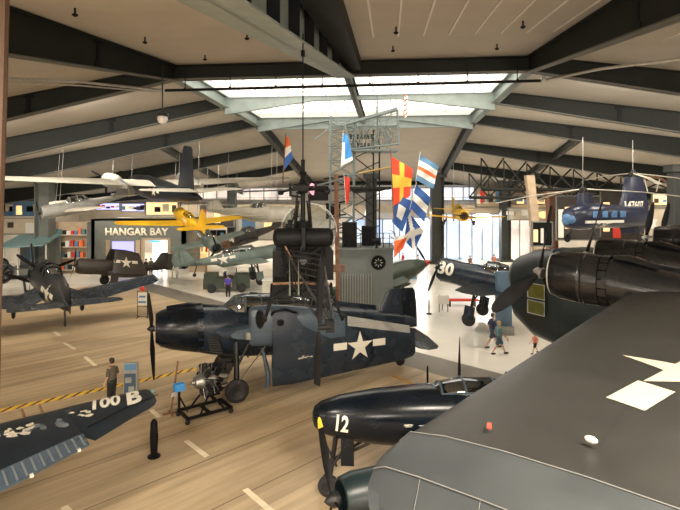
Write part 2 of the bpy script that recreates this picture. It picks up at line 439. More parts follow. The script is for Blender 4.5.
# small sprinkler heads under the ceiling are one casting each
def ibeam(name, p0, p1, d0, d1, fw=.42, m='steel_paint', splice=()):
    """I-shaped girder from p0 to p1 (roof line); d0, d1 depths at the ends"""
    p0, p1 = V(p0), V(p1); a = (p1-p0); a.z = 0; a.normalize(); n = V((-a.y, a.x, 0)); z = V((0,0,1)); b = B()
    def pr(w, t0a, t0b, t1a, t1b):
        b.hexa([p0-n*w-z*t0b, p1-n*w-z*t1b, p1+n*w-z*t1b, p0+n*w-z*t0b, p0-n*w-z*t0a, p1-n*w-z*t1a, p1+n*w-z*t1a, p0+n*w-z*t0a])
    pr(.03, .0, d0, .0, d1); pr(fw/2, 0, .05, 0, .05); b.m(2); pr(fw/2, d0-.05, d0, d1-.05, d1); b.m(0)
    for t in splice:                     # bolted splice plates
        q = p0+(p1-p0)*t; d = d0+(d1-d0)*t
        b.m(1)
        for s in (-1, 1):
            for w, k0, k1 in ((.30,.02,.22),(.13,.22,.78),(.22,.78,.97)):
                c = q+n*s*.05-z*(d*(k0+k1)/2); e = a*w
                b.hexa([c-e-n*.02-z*d*(k1-k0)/2, c+e-n*.02-z*d*(k1-k0)/2, c+e+n*.02-z*d*(k1-k0)/2, c-e+n*.02-z*d*(k1-k0)/2,
                        c-e-n*.02+z*d*(k1-k0)/2, c+e-n*.02+z*d*(k1-k0)/2, c+e+n*.02+z*d*(k1-k0)/2, c-e+n*.02+z*d*(k1-k0)/2])
    return st(b.build(name, [m, 'black_paint', 'steel_flange_lit' if m == 'steel_paint' else m]))
tn = [2]
def tr(): tn[0] += 1; return 'trim_%d' % tn[0]
# cross girder in front of the skylight
ibeam(tr(), H(UL,25,14.5), H(UR,25,14.5), .72, .72, .45)
# three girders coming towards the eye, deeper and deeper
ibeam(tr(), H(UL-.35,-2,zr(UL,-2)), H(UL,25,14.5), 2.3, .75, .5, splice=(.55,.75))
ibeam(tr(), H(UR-.2,-2,zr(UR,-2)), H(UR,25,14.5), 1.9, .75, .42, splice=(.6,.3))
o = ibeam(tr(), H(UC-.9,-2,zr(UC,-2)), H(UC,25,14.5), 2.45, .8, .95, 'steel_light')
b = B()
for v in (6.5,8.5,10.5,12.5,14.5,17,20):     # stiffener plates on the right of the centre girder
    t = (v+2)/27; d = 2.45+(.8-2.45)*t; u = UC-.9*(1-t); zz = zr(UC,v)
    b.box(H(u+.17,v,zz-d/2), (.28,.05,d-.1)); 
    if v < 14: b.box(H(u+.5,v,zz-.35), (.7,.3,.18))
st(b.build(tr(), 'black_paint'))
b = B(); b.hexa([H(UC-.3,1,zr(UC,1)-.02-.5), H(UC+.9,1,zr(UC,1)-.5), H(UC+.75,24.6,13.95), H(UC+.1,24.6,13.95)]+[H(UC-.3,1,zr(UC,1)), H(UC+.9,1,zr(UC,1)), H(UC+.75,24.6,14.5), H(UC+.1,24.6,14.5)])
st(b.build(tr(), 'steel_paint'))
# skylight frame: side girders, two cross frames with deep haunches, bars and panes
for u in (UL, UR):
    ibeam(tr(), H(u,25.2,14.55), H(u,41.5,14.55), .75, .75, .5, 'steel_light')
    ibeam(tr(), H(u,41.5,14.55), H(u,VB-.5,zc(VB-.5)), .8, .9, .5, 'column_paint', splice=(.35,.6))
ibeam(tr(), H(UC,25.2,14.5), H(UC,41.5,14.5), .6, .6, .38, 'steel_paint')
for v in (33.0, 41.5):
    ibeam(tr(), H(UL,v,14.5), H(UL+6,v,14.5), 1.15, .32, .3, 'steel_light')
    ibeam(tr(), H(UR,v,14.5), H(UR-6,v,14.5), 1.15, .32, .3, 'steel_light')
    ibeam(tr(), H(UL+6,v,14.5), H(UR-6,v,14.5), .32 if v < 40 else .8, .32 if v < 40 else .8, .3, 'steel_light')
ibeam(tr(), H(UL,41.7,14.5), H(UR,41.7,14.5), .95, .95, .3, 'steel_light')
b = B()
for k in range(17):
    u = UL+(UR-UL)*k/16; b.box(H(u,33.2,14.85), (.05,16.4,.1), (0,0,-PSI))
for k in range(9):
    v = 25.2+2.03*k; b.box(H((UL+UR)/2,v,14.85), (17.4,.05,.08), (0,0,-PSI))
b.m(0)
for u, v, sx, sy in ((UL,33.2,.12,16.6),(UR,33.2,.12,16.6),((UL+UR)/2,25.05,17.6,.12),((UL+UR)/2,41.5,17.6,.12)): b.box(H(u,v,14.75), (sx,sy,.5), (0,0,-PSI))
st(b.build(tr(), 'white_paint'))
b = B(); b.box(H((UL+UR)/2,33.2,14.93), (17.4,16.4,.02), (0,0,-PSI)); st(b.build('window_1', 'skylight_glass'))
# side rafters of both bays
for k, v in enumerate((25.0,33.0,41.5,50.0,59.0)):
    for side, u0, u1 in ((-1,UL,-46),(1,UR,40)):
        ue = u0+(u1-u0)*.45
        ibeam(tr(), H(u0,v,zr(u0,v)), H(ue,v,zr(ue,v)), .78, 1.45, .42, splice=(.5,))
        ibeam(tr(), H(ue,v,zr(ue,v)), H(u1,v,zr(u1,v)), 1.45, 1.9, .42, splice=(.5,))
for u in (-20.0, 15.5):
    ibeam(tr(), H(u,41.5,zr(u,41.5)), H(u,VB-.5,zr(u,VB-.5)), .6, .7, .4, 'column_paint')
ibeam(tr(), H(UL-12,VB-1.2,zr(0,VB-1.2)+.2), H(UR+10,VB-1.2,zr(0,VB-1.2)+.2), .75, .75, .5)
# bracing lattice in the far right bay
b = B()
for vv, za in ((54,8.8),(62,8.0)):
    for k in range(13):
        u = 9.5+k*2.3; zb = zr(u,vv)-.3
        if zb < za+.3: continue
        b.cyl(H(u,vv,za), H(u+2.3,vv,zb), .09, n=5); b.cyl(H(u+2.3,vv,za), H(u,vv,zb), .09, n=5); b.cyl(H(u,vv,za), H(u,vv,zb), .07, n=5)
    b.cyl(H(9.5,vv,za), H(40,vv,za-.2), .2, n=6)
st(b.build(tr(), 'steel_paint'))
# walls
def wallq(name, a, c, z0, z1, m, th=.3):
    a, c = V(a), V(c); d = (c-a).normalized(); n = V((-d.y,d.x,0))*th; b = B()
    b.hexa([V((q.x,q.y,z0)) for q in (a,c,c+n,a+n)]+[V((q.x,q.y,z1)) for q in (a,c,c+n,a+n)])
    return st(b.build(name, m))
mat('wall_beige', (.58,.54,.49), .8, 0, .1, .5)
wallq('wall_back', H(-46,VB,0), H(40,VB,0), 0, 14, 'wall_beige')
wallq('wall_left', H(-46,-14,0), H(-46,VB,0), 0, 15, 'wall_beige')
wallq('wall_right', H(40,VB,0), H(40,-14,0), 0, 15, 'wall_beige')
wallq('wall_front', H(40,-14,0), H(-46,-14,0), 0, 15, 'wall_beige')
# balcony along the back wall
b = B(); b.hexa([H(u,v,z) for z in (6.0,7.1) for u,v in ((-46,VB-5),(40,VB-5),(40,VB),(-46,VB))]); st(b.build('floor_balcony', 'beige'))
b = B()
for k in range(58):
    u = -45+k*1.5
    b.cyl(H(u,VB-4.9,7.1), H(u,VB-4.9,8.0), .03, n=5)
b.cyl(H(-46,VB-4.9,8.0), H(40,VB-4.9,8.0), .04, n=6); b.cyl(H(-46,VB-4.9,7.55), H(40,VB-4.9,7.55), .025, n=6)
st(b.build(tr(), 'pale_grey'))
# columns
def column(px, Y, z1, w=.6, m='column_paint'):
    p = P(px, 200, Y); b = B(); z = z1
    b.box((p.x,p.y,z/2), (w,.06,z)); b.box((p.x-w/2,p.y,z/2), (.07,w,z)); b.box((p.x+w/2,p.y,z/2), (.07,w,z)); b.box((p.x,p.y,.15), (w*1.5,w*1.5,.3))
    b.box((p.x,p.y,z-.3), (w*1.5,w*1.2,.6))
    st(b.build(tr(), m))
column(437, 62, 11.0, 1.4); column(505, 64, 10.0, 1.1); column(45, 52, 11.5, 1.35, 'kiosk_grey'); column(121+250, 64, 11.0, 1.3); column(552, 58, 9.0, 1.0, 'rust'); column(232, 66, 10.0, 1.0); column(677, 42, 10.6, 1.0)
# slender brace at the left edge of the view
b = B(); b.tube([P(6.5,-112,8.3), P(4,0,8.3), P(2,90,8.3), P(-1.5,200,8.3), P(-12,673,8.3)], .08, 8)
st(b.build(tr(), 'brace_brown'))
# pipes under the cross girder
b = B()
pa, pb = H(UL-.3,24.3,13.12), H(UR+.4,24.3,13.2)
b.cyl(pa, pb, .07, n=8)
for k in range(8):
    q = pa.lerp(pb, (k+.5)/8); b.cyl(q, q+V((0,0,.85)), .025, n=5); b.box(q+V((0,0,.04)), (.1,.1,.12))
st(b.build(tr(), 'black_paint'))
b = B()
b.tube([P(-40,76,19.0), P(80,82,22.5), pa], .06, 8); b.tube([P(720,54,18.5), P(600,69,21.5), pb], .06, 8)
b.tube([P(-40,81.5,19.0), P(80,85.5,22.5), pa-V((.1,0,.1))], .035, 8)
for q in (pa, pb): b.lathe(q+V((0,-.1,-.1)), (0,0,1), [(0,.05),(.05,.12),(.2,.12),(.25,.05)], 10)
st(b.build(tr(), 'alu'))
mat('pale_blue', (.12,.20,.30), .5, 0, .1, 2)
mat('letter_cream', (.78,.70,.55), .5, emit=((1,.85,.6), .08)); mat('lamp_white', (.85,.83,.8), .3)
mat('island_grey', (.125,.145,.143), .6, 0, .1, 2); mat('mast_grey', (.11,.14,.138), .55, 0, .1, 3); mat('pink_lamp', (.85,.35,.45), .4, emit=((1,.4,.5), .5))
# ------------------------------------------------------------------ the torpedo bomber in the middle of the hall
def frame_rot(fx, fy): return math.atan2(fy, fx)
def insignia(parent, target, o, u, v, R, m='mark_white', off=.008, cuts=.2, bars=True, disc=None, rot=0.0):
    if disc:
        bm = bmesh.new(); bmesh.ops.create_circle(bm, cap_ends=True, segments=28, radius=R*1.04)
        decal('insignia_disc', bm, o, u, v, target, disc, parent, cuts, off*.6)
    return decal('star_insignia', bm_star(bars, R, rot=rot), o, u, v, target, m, parent, cuts, off)

def avenger():
    hub = P(151.5, 328.6, 20.0); f = V((-.94,-.342))
    r = thing('torpedo_bomber', 'dark navy torpedo bomber with folded wing and white star, middle of the wooden deck', 'airplane',
              (hub.x, hub.y, 0), (0,0,frame_rot(f.x, f.y)))
    hz = hub.z
    def ax(s): return hz-.055*s
    s_ = [(-.62,.78,.80,.80),(-.9,.84,.86,.86),(-1.7,.86,.90,.96),(-2.2,.84,.86,1.08),(-3.2,.82,.86,1.22),(-4.6,.80,.88,1.25),(-6.2,.74,.86,1.15),(-7.4,.64,.80,.85),(-9,.46,.62,.55),(-10.6,.28,.42,.34),(-11.6,.12,.2,.14)]
    fu = body('fuselage', [(x, ax(-x), a, t, d) for x, a, t, d in s_[2:]], 'navy_side', r, 26, 2.3)
    b = B(); n = 26
    b.loft([oval(-.14, ax(.1), .50, .50, .50, n), oval(-.16, ax(.1), .58, .58, .58, n), oval(-.36, ax(.4), .70, .71, .72, n), oval(-.75, ax(.8), .81, .82, .84, n), oval(-1.25, ax(1.2), .86, .885, .93, n), oval(-1.72, ax(1.7), .875, .915, .985, n, 2.2)], False, False)
    b.loft([oval(-.14, ax(.1), .50, .50, .50, n), oval(-.8, ax(.8), .60, .60, .60, n), oval(-1.5, ax(1.5), .6, .6, .6, n)], False, True)
    cw = b.build('cowling', 'navy_gloss', r, 40)
    b = B()
    for k in range(10):                   # cowl flaps and scoop
        t = math.radians(-30+24*k); b.box((-1.80, .9*math.cos(t), ax(1.8)+.94*math.sin(t)), (.25,.04,.26), (t,0,0))
    b.build('cowl_flap', 'navy_gloss', r)
    b = B(); b.loft([oval(-.55, ax(.5)+.78, .16, .1, .06, 12), oval(-1.4, ax(1.4)+.88, .18, .13, .1, 12), oval(-2.6, ax(2.6)+.84, .1, .04, .04, 12)]); b.build('air_scoop', 'navy_gloss', r, 40)
    radial_engine('engine', r, (-.55, 0, ax(.6)), (1,0,0), .5, 9)
    propeller(r, (0,0,hz), (1,0,-.05), 1.95, 3, -35, None, 'prop_black', 'dark_metal', 0, .26)
    b = B()
    for k in range(7): b.tube([(-2.05-.02*k, .80, ax(2)-.2-.1*k), (-2.5-.02*k, .93, ax(2.4)-.25-.1*k)], .05, 6)
    b.build('exhaust', 'dark_metal', r)
    # long greenhouse canopy
    cs = [(-2.75,.10,.84),(-3.25,.42,1.26),(-3.6,.46,1.34),(-5.6,.46,1.34),(-6.1,.44,1.28),(-6.5,.30,1.1)]
    def hoop(x, w, h, n=12): return [V((x, w*1.25*math.cos(PI*k/n)*(1 if k not in (0,n) else 1.1), ax(-x)+.70+(h-.70)*math.sin(PI*k/n)**.6)) for k in range(n+1)]
    b = B(); b.loft([hoop(*c) for c in cs], closed=False); cn = b.build('canopy', 'canopy_glass', r, 40)
    b = B()
    for c in ((-3.25,.42,1.26),(-3.6,.46,1.34),(-4.25,.46,1.34),(-4.9,.46,1.34),(-5.6,.46,1.34),(-6.1,.44,1.28)): b.tube([p for p in hoop(*c)], .028, 6)
    for k in (2, 4, 6, 8, 10): b.tube([hoop(*c)[k] for c in cs], .022, 6)
    b.build('canopy_frame', 'bluegrey', cn)
    b = B(); b.box((-4.0,0,ax(4)+.75), (.5,.5,.9)); b.box((-5.2,0,ax(5)+.75), (.5,.5,.8)); b.build('pilot_seat', 'black_paint', r)
    b = B(); b.ell((-7.0,0,ax(7)+.95), (.55,.5,.55), 16, 10); b.build('gun_turret', 'canopy_glass', r, 60)
    # wing roots with the fold joint
    for s in (1, -1):
        w = wing('wing_stub', [(V((-2.3,s*.5,ax(3)-.02)), 3.2, .16), (V((-2.45,s*1.5,ax(3)+.08)), 3.0, .17), (V((-2.75,s*2.35,ax(3)+.2)), 2.7, .17)], 'bluegrey', r)
        b = B(); b.box((-4.4, s*2.38, ax(4)+.22), (2.2,.10,.26))
        b.build('fold_joint', ['steel','bluegrey'], w, 40)
        if s > 0:
            # outer panel turned back along the fuselage, upper face outwards, leading edge down
            pts = []
            for t, zb, ch, y in ((0,.72,2.75,2.55),(.12,.72,2.72,2.55),(.35,.80,2.42,2.42),(.6,.88,2.02,2.28),(.82,.96,1.62,2.16),(.93,1.02,1.36,2.1),(.985,1.10,1.0,2.08),(1.0,1.22,.6,2.08)):
                pts.append((V((-4.25-6.25*t, y, zb)), ch, .13*(1-.3*t)))
            ow = wing('folded_wing', pts, 'navy_side', r, (0,0,1), (0,1,0))
            b = B()
            p0 = V((-7.3, 2.47, 3.0)); b.hexa([p0+V(q) for q in ((0,-.08,-.28),(-2.85,-.24,-.86),(-2.85,-.18,-.86),(0,0,-.28),(0,-.10,.10),(-2.85,-.26,-.56),(-2.85,-.2,-.56),(0,-.03,.10))])
            b.build('aileron', 'pale_grey', ow)
            insignia(ow, ow, (-7.85, 4, 1.84), (-1,0,-.02), (0,0,1), .60)
            decal('stencil', stretch(bm_scuff(10, .26, 4), 1.1, .35), (-5.5,4,1.75), (-1,0,0), (0,0,1), ow, 'mark_offwhite', ow, .1)
            b = B()
            b.cyl((-4.3,2.35,2.5), (-4.3,1.5,2.7), .10); b.cyl((-4.5,2.5,.8), (-4.4,1.8,1.9), .05)
            b.tube([(-4.2,2.3,3.2),(-4.25,2.7,3.55),(-4.7,2.72,3.62),(-5.2,2.5,3.4)], .05, 8); b.build('fold_strut', 'black_paint', ow)
            b = B(); b.loft([[V((x0+.16*math.cos(t), y0, z0+.34*math.sin(t))) for t in [2*PI*k/14 for k in range(14)]] for x0, y0, z0 in ((-3.78,2.4,3.28),(-3.78,2.62,3.28))]); b.build('hinge_port', 'black_paint', ow, 40)
            b = B(); b.lathe((-4.55,2.4,3.1), (0,1,0), [(0,.14),(.21,.14),(.22,.1)], 12); b.build('hinge_bolt', 'black_paint', ow, 40)
            b = B(); b.loft([oval(-3.42,3.05,.10,.55,.72,16,2.6,2.3), oval(-3.5,3.05,.20,.68,.80,16,2.6,2.3), oval(-4.2,3.0,.27,.76,.8,16,2.6,2.3), oval(-5.4,2.85,.27,.76,.8,16,2.6,2.3), oval(-6.6,2.65,.22,.70,.7,16,2.6,2.3), oval(-7.2,2.6,.15,.5,.5,16,2.6,2.3)]); b.build('fold_fairing', 'bluegrey', ow, 50)
        else:
            pts = [(V((-4.25-6.25*t, -2.3+.3*t, .75+.3*t)), 2.7-1.3*t, .12) for t in (0,.5,.93,1)]
            wing('folded_wing', pts, 'navy_side', r, (0,0,1), (0,-1,0))
        # undercarriage
        lg = B(); lg.cyl((-3.1,s*1.35,ax(3)-.3), (-3.05,s*1.7,.55), .11); lg.cyl((-3.05,s*1.5,1.2), (-3.6,s*1.3,ax(3)-.4), .06)
        lo = lg.build('landing_gear', 'dark_metal', r, 40); tyre(lo, (-3.05,s*1.82,.46), .46, .24)
        b = B(); b.tube([(-4.1,s*2.0,.5),(-4.2,s*2.05,.7),(-4.18,s*2.1,1.1),(-4.0,s*1.9,2.0)], [.05,.10,.10,.06], 10); b.build('gear_door', 'bluegrey', lo, 60)
        wing('tailplane', [(V((-9.9,s*.2,1.75)), 1.6, .1), (V((-10.2,s*1.4,1.62)), 1.35, .1), (V((-10.5,s*2.4,1.5)), .95, .1), (V((-10.75,s*2.65,1.48)), .5, .1)], 'navy_side', r)
    fn = wing('tail_fin', [(V((-9.5,0,1.9)), 1.5, .12), (V((-9.85,0,2.8)), 1.15, .11), (V((-10.08,0,3.42)), .92, .1), (V((-10.25,0,3.6)), .72, .1)], 'navy_side', r, (-1,0,0), (0,1,0))
    wing('rudder', [(V((-10.98,0,1.75)), .75, .1), (V((-10.98,0,2.8)), .72, .1), (V((-10.99,0,3.45)), .62, .1), (V((-10.99,0,3.6)), .5, .1)], 'navy_gloss', fn, (-1,0,0), (0,1,0))
    b = B(); b.cyl((-10.6,0,1.5), (-10.8,0,.35), .07); t = b.build('tail_gear', 'steel', r); tyre(t, (-10.85,0,.22), .22, .14)
    b = B(); b.tube([(-3.3,0,ax(3)+1.5),(-3.3,0,ax(3)+2.4)], .02); b.build('antenna_mast', 'dark_metal', r)
    return r
avenger()
# ------------------------------------------------------------------ a single-engined aircraft with its parts
def aircraft(name, label, cat, loc, heading, pitch=0, roll=0, group=None, L=10.0, h=2.0, R=.62, cowl=.68, mb='navy_matt', mw=None, mg='navy_gloss',
             span=6.2, c0=2.6, c1=1.4, wz=-.35, dih=.08, gear=True, hang=None, fold=False, prop=3, pr=1.9, pang=15, tip=None, nose=3.4, nosec='radial',
             canopy=(.6,-1.3,.5), fin=1.7, tail=2.3, star=.45, starm='mark_white', text=None, textm='mark_white', gull=0, wingstar=0.0, disc=None, twing=None, sides=(1,-1), wheelr=.42, textR=.5, textx=1.0):
    """local axes: x forward, y left, z up; z = 0 under the wheels (or the fuselage axis minus h)"""
    mw = mw or mb
    r = thing(name, label, cat, loc, (math.radians(roll), -math.radians(pitch), math.radians(heading)), group)
    xt = nose-L
    fu = body('fuselage', [(nose-1.35, h, cowl*.97, cowl*.97, cowl*.97), (nose-2.2, h, R*1.02, R*1.1, R*1.12), (canopy[0]+.2, h, R, R*1.12, R*1.2), (canopy[1], h, R*.92, R*1.1, R*1.1), (xt+3.2, h+.12, R*.6, R*.72, R*.68), (xt+1.2, h+.22, R*.3, R*.42, R*.4), (xt, h+.25, R*.06, R*.14, R*.1)], mb, r, 20, 2.15)
    n = 22
    if nosec == 'radial':
        b = B(); z = h
        b.loft([oval(nose-.16, z, cowl*.76, cowl*.76, None, n), oval(nose-.18, z, cowl*.86, cowl*.86, None, n), oval(nose-.42, z, cowl, cowl, None, n), oval(nose-1.4, z, cowl*1.0, cowl*1.0, None, n)], False, False)
        b.loft([oval(nose-.16, z, cowl*.76, cowl*.76, None, n), oval(nose-.5, z, cowl*.74, cowl*.74, None, n), oval(nose-1.1, z, cowl*.7, cowl*.7, None, n)], False, True)
        cw = b.build('cowling', mg, r, 40)
        radial_engine('engine', r, (nose-.55,0,h), (1,0,0), cowl*.7, 9)
    else:
        b = B(); b.loft([oval(nose-.15, h, R*.35, R*.35, None, n), oval(nose-.5, h, R*.6, R*.62, None, n), oval(nose-1.4, h, cowl*.98, cowl*.98, None, n)]); cw = b.build('cowling', mg, r, 40)
    if prop: propeller(r, (nose,0,h), (1,0,0), pr, prop, pang, tip, 'prop_black', nosec if nosec in M else 'dark_metal', 0 if nosec == 'radial' else R*.42)
    # canopy
    x0, x1, ch = canopy
    def hoop(x, w, top, k=10): return [V((x, w*math.cos(PI*i/k), h+R*.85+(top-R*.85)*max(0, math.sin(PI*i/k))**.7)) for i in range(k+1)]
    cs = [(x0, R*.3, R*.98), (x0-.35, R*.62, R+ch*.85), (x0*.5+x1*.5, R*.66, R+ch), (x1+.4, R*.6, R+ch*.85), (x1, R*.3, R*1.0)]
    b = B(); b.loft([hoop(*c) for c in cs], closed=False); cn = b.build('canopy', 'canopy_glass', r, 50)
    b = B()
    for c in cs[1:4]: b.tube(hoop(*c), .03, 5)
    for i in (3, 7): b.tube([hoop(*c)[i] for c in cs], .022, 5)
    b.build('canopy_frame', mg, cn)
    wings = []
    for s in (1, -1):
        if fold:
            ins = wing('wing_stub', [(V((.9,s*R*.6,h+wz)), c0, .15), (V((.85,s*2.0,h+wz-.1)), c0*.92, .14)], mw, r); wings.append(ins)
            pts = []
            for t in (0,.3,.7,.95,1):
                c = c0*.92+(c1-c0*.92)*t; c *= .6 if t == 1 else 1
                pts.append((V((.8-.2*t, s*(2.05-(fold-1)*.9*t), h+wz+.1+(span-2.0)*.92*t)), c, .12))
            ow = wing('folded_wing', pts, mw, r, (-1,0,0), (0,s,0)); 
            if wingstar: insignia(ow, ow, (-.3,s*6,h+wz+(span-2)*.5), (-s*1,0,0), (0,0,1), wingstar, starm, .012, .3)
        elif gull:
            pts = [(V((.9,s*R*.6,h+wz)), c0, .15), (V((.9,s*1.6,h+wz-gull)), c0*.98, .15)]
            for t in (.25,.5,.75,.92,.98,1.0):
                c = c0+(c1-c0)*t; c *= 1 if t < .95 else (.85 if t < 1 else .5)
                pts.append((V((.9-.35*t, s*(1.6+(span-1.6)*t), h+wz-gull+.16*(span-1.6)*t)), c, .13))
            wings.append(wing('wing', pts, mw, r))
        else:
            wings.append(wing('wing', std_wing(s, .95, R*.5, h+wz, c0, span-R*.5, c1, dih), mw, r))
        if wingstar and not fold: insignia(wings[-1], wings[-1], (.2,s*span*.62,h+wz+3), (0,-1,0), (1,0,0), wingstar, starm, .012, .3)
        wing('tailplane', [(V((xt+1.5,s*.1,h+.35)), 1.25, .1), (V((xt+1.3,s*tail*.55,h+.36)), 1.1, .1), (V((xt+1.0,s*tail*.92,h+.38)), .8, .09), (V((xt+.8,s*tail,h+.38)), .45, .08)], mw, r)
        if gear:
            wzz = h+wz-(gull if gull else 0); y = s*(1.6 if gull else 1.35)
            lg = B(); lg.cyl((.45,y,wzz), (.5,y*1.12,wheelr), .085); lg.cyl((.45,y*1.02,wzz*.6+.1), (.0,y,wzz), .05)
            lo = lg.build('landing_gear', 'dark_metal', r, 40); tyre(lo, (.5,y*1.12+s*.1,wheelr), wheelr, .2)
            b = B(); b.box((.5,y*1.12+s*.23,wheelr+.45), (.62,.03,.75)); b.build('gear_door', mb, lo)
    wing('tail_fin', [(V((xt+1.7,0,h+.3)), 1.5, .1), (V((xt+1.35,0,h+fin*.5)), 1.2, .1), (V((xt+1.0,0,h+fin*.9)), .8, .09), (V((xt+.75,0,h+fin)), .45, .08)], mb, r, (-1,0,0), (0,1,0))
    wing('rudder', [(V((xt+.3,0,h+.1)), .62, .1), (V((xt+.2,0,h+fin*.5)), .66, .1), (V((xt+.2,0,h+fin*.93)), .45, .1)], mg, r, (-1,0,0), (0,1,0))
    if gear:
        b = B(); b.cyl((xt+1.6,0,h), (xt+1.3,0,h*.4+.1 if pitch == 0 else h-.75), .05); t = b.build('tail_gear', 'dark_metal', r); tyre(t, (xt+1.28,0,h*.35 if pitch == 0 else h-.85), .17, .1)
    for s in sides:
        if star: insignia(fu, fu, (xt+3.9,s*5,h+.15), (-s,0,0), (0,0,1), star, starm, .008, .2, disc=disc)
        if text: decal('number', bm_text(text, textR, .04), (textx,s*5,h+.18), (-s,0,0), (0,0,1), cw if textx > nose-1.5 else fu, textm, r, .15)
        if twing: decal('number', bm_text(twing, .5, .04), (xt+2.5,s*5,h+.2), (-s,0,0), (0,0,1), fu, textm, r, .15)
    if hang:
        rot = r.rotation_euler.to_matrix().to_4x4(); mw_ = Matrix.Translation(V(loc)) @ rot; inv = mw_.inverted()
        for q in ((1.2,R,h+R*.6),(1.2,-R,h+R*.6),(xt+1.8,0,h+R*.4)):
            w0 = mw_ @ V(q); top = V((w0.x*.98, w0.y, hang)); b = B(); b.cyl(V(q), inv @ top, .018, n=5); b.build('support_cable', 'steel', r)
    return r
def at_nose(nosept, heading, nose, h, pitch=0):
    """place the root so that the propeller hub lies at a point"""
    R_ = Euler((0,-math.radians(pitch),math.radians(heading))).to_matrix()
    return V(nosept)-R_ @ V((nose,0,h))
hd = lambda fx, fy: math.degrees(math.atan2(fy, fx))
# grey-blue fighter on the left, seen from behind
tl = G(66,345)
hdg = hd(-.6,.8)
c_, s_ = math.cos(math.radians(hdg)), math.sin(math.radians(hdg))
aircraft('fighter_plane', 'dark fighter seen from behind on the wooden deck, left of the torpedo bomber', 'airplane',
         (tl.x+5.9*c_, tl.y+5.9*s_, .42), hdg, 6, 0, L=10.2, h=2.1, R=.84, cowl=.95, mb='navy_matt', mw='navy_side', gull=.55, span=6.4, c0=3.0, c1=1.8, pr=2.0, pang=-50, star=.62, fin=1.5, tail=2.7, twing=None, wingstar=0)
# number 30 in the white floored part
n30 = P(437,268,33); F30 = hd(-.87,.5)
aircraft('fighter_plane', 'dark blue fighter marked 30 on its nose, on the pale floor behind the walking couple', 'airplane', at_nose(n30, F30, 3.4, 2.7, 9), F30, 9, 0,
         L=9.2, h=2.7, R=.72, cowl=.76, mb='navy_side', mg='navy_side', mw='navy_matt', text='30', textR=1.0, textx=2.62, pr=1.75, pang=38, prop=4, star=.5, wz=-.3, span=5.6, wheelr=.42, fin=1.6)
# olive fighter with a white and red nose, behind the bomber's tail
aircraft('fighter_plane', 'olive green fighter with a red spinner pointing right, behind the torpedo bomber tail', 'airplane', at_nose(P(429,262,37.8), hd(.94,.34), 3.6, 2.3, 15), hd(.94,.34), 15, 0,
         L=9.6, h=2.3, R=.70, cowl=.72, mb='olive_green', mg='olive_green', nosec='flame_red', prop=3, pr=1.5, pang=80, star=.36, disc='mark_blue', canopy=(.3,-1.6,.35), fold=1.5, span=2.4, c0=1.5, c1=1.1, fin=1.0, tail=1.0)
# fighter with its wings folded before the kiosk
aircraft('fighter_plane', 'brown-black fighter with both wings folded up, parked in front of the Hangar Bay kiosk', 'airplane', (P(114,270,45).x, 45, .0), hd(-.80,-.6), 8, 0,
         L=8, h=1.7, R=.6, cowl=.68, mb='brown_grey', mg='brown_grey', fold=2.3, span=4.0, c0=3.2, c1=2.0, pr=1.5, pang=20, wingstar=.5, star=0, starm='mark_offwhite')
# dark plane at the far left edge
aircraft('fighter_plane', 'dark fighter with folded wings at the far left edge, in front of the awning', 'airplane', (P(2,290,38).x, 38, 0), hd(.55,-.83), 8, 0,
         L=9, h=2.2, R=.66, cowl=.74, mb='navy_matt', fold=1.2, span=4.6, c0=2.6, c1=1.7, pr=1.9, pang=5, star=.4)
# dive bombers behind the helicopter
aircraft('dive_bomber', 'grey-green dive bomber with a white star, standing behind the person in violet', 'airplane', (P(252,268,47).x, 47, .0), hd(.93,.36), 8, 0,
         L=9.6, h=2.6, R=.6, cowl=.66, mb='grey_green', mg='grey_green', star=.55, span=7.2, c0=2.6, c1=1.3, canopy=(.8,-2.4,.42), pang=30, pr=1.6, fin=1.5)
aircraft('dive_bomber', 'grey-green dive bomber hanging tilted nose down above the tow vehicle, behind the star-marked one', 'airplane', (P(211,255,55.5).x, 55.5, 1.5), hd(.5,-.86), -12, 12,
         L=9, h=2.0, R=.6, cowl=.66, mb='grey_green', mg='grey_green', star=.4, span=4.0, c0=2.4, c1=1.4, canopy=(.8,-2.4,.4), pang=10, pr=1.5, gear=False, hang=11.5, fin=1.3)
aircraft('fighter_plane', 'rust-brown fighter with number 94 on a pale cowl band, hanging behind the yellow monoplane tail', 'airplane', (P(250,236,60).x, 60, 1.4), hd(-.95,-.3), -14, 0,
         L=8, h=2, R=.7, cowl=.85, mb='brown_grey', mg='rust', text='94', textR=.9, textx=1.9, span=2.9, c0=2, c1=1.2, pr=1.4, star=0, gear=False, hang=11.5, fin=1.2)
# planes hanging from the roof
aircraft('trainer_plane', 'yellow monoplane hanging above the right end of the Hangar Bay kiosk', 'airplane', (P(186,223,46).x, 46, P(186,219,46).z-1.2), hd(-.55,.83), 13, -2, L=7.4, h=1.2, R=.5, cowl=.6, mb='yellow_paint', mg='yellow_paint', mw='yellow_paint',
         span=6.0, c0=1.9, c1=1.2, gear=False, hang=13.2, star=.3, prop=2, pr=1.2, nose=2.6, canopy=(.4,-1.6,.35), fin=2.0, tail=2.0, dih=.07)
aircraft('trainer_plane', 'yellow trainer facing the camera, hanging in front of the bright back windows', 'airplane', (P(458,215,56).x, 56, P(458,214,56).z-1.2), hd(-.05,-1), -2, -2, L=7.5, h=1.2, R=.55, cowl=.6, mb='yellow_paint', mg='yellow_paint',
         span=5.0, c0=1.9, c1=1.3, gear=True, hang=12.2, star=0, prop=2, pr=1.2, pang=85, wz=-.45, wheelr=.3, dih=.08)
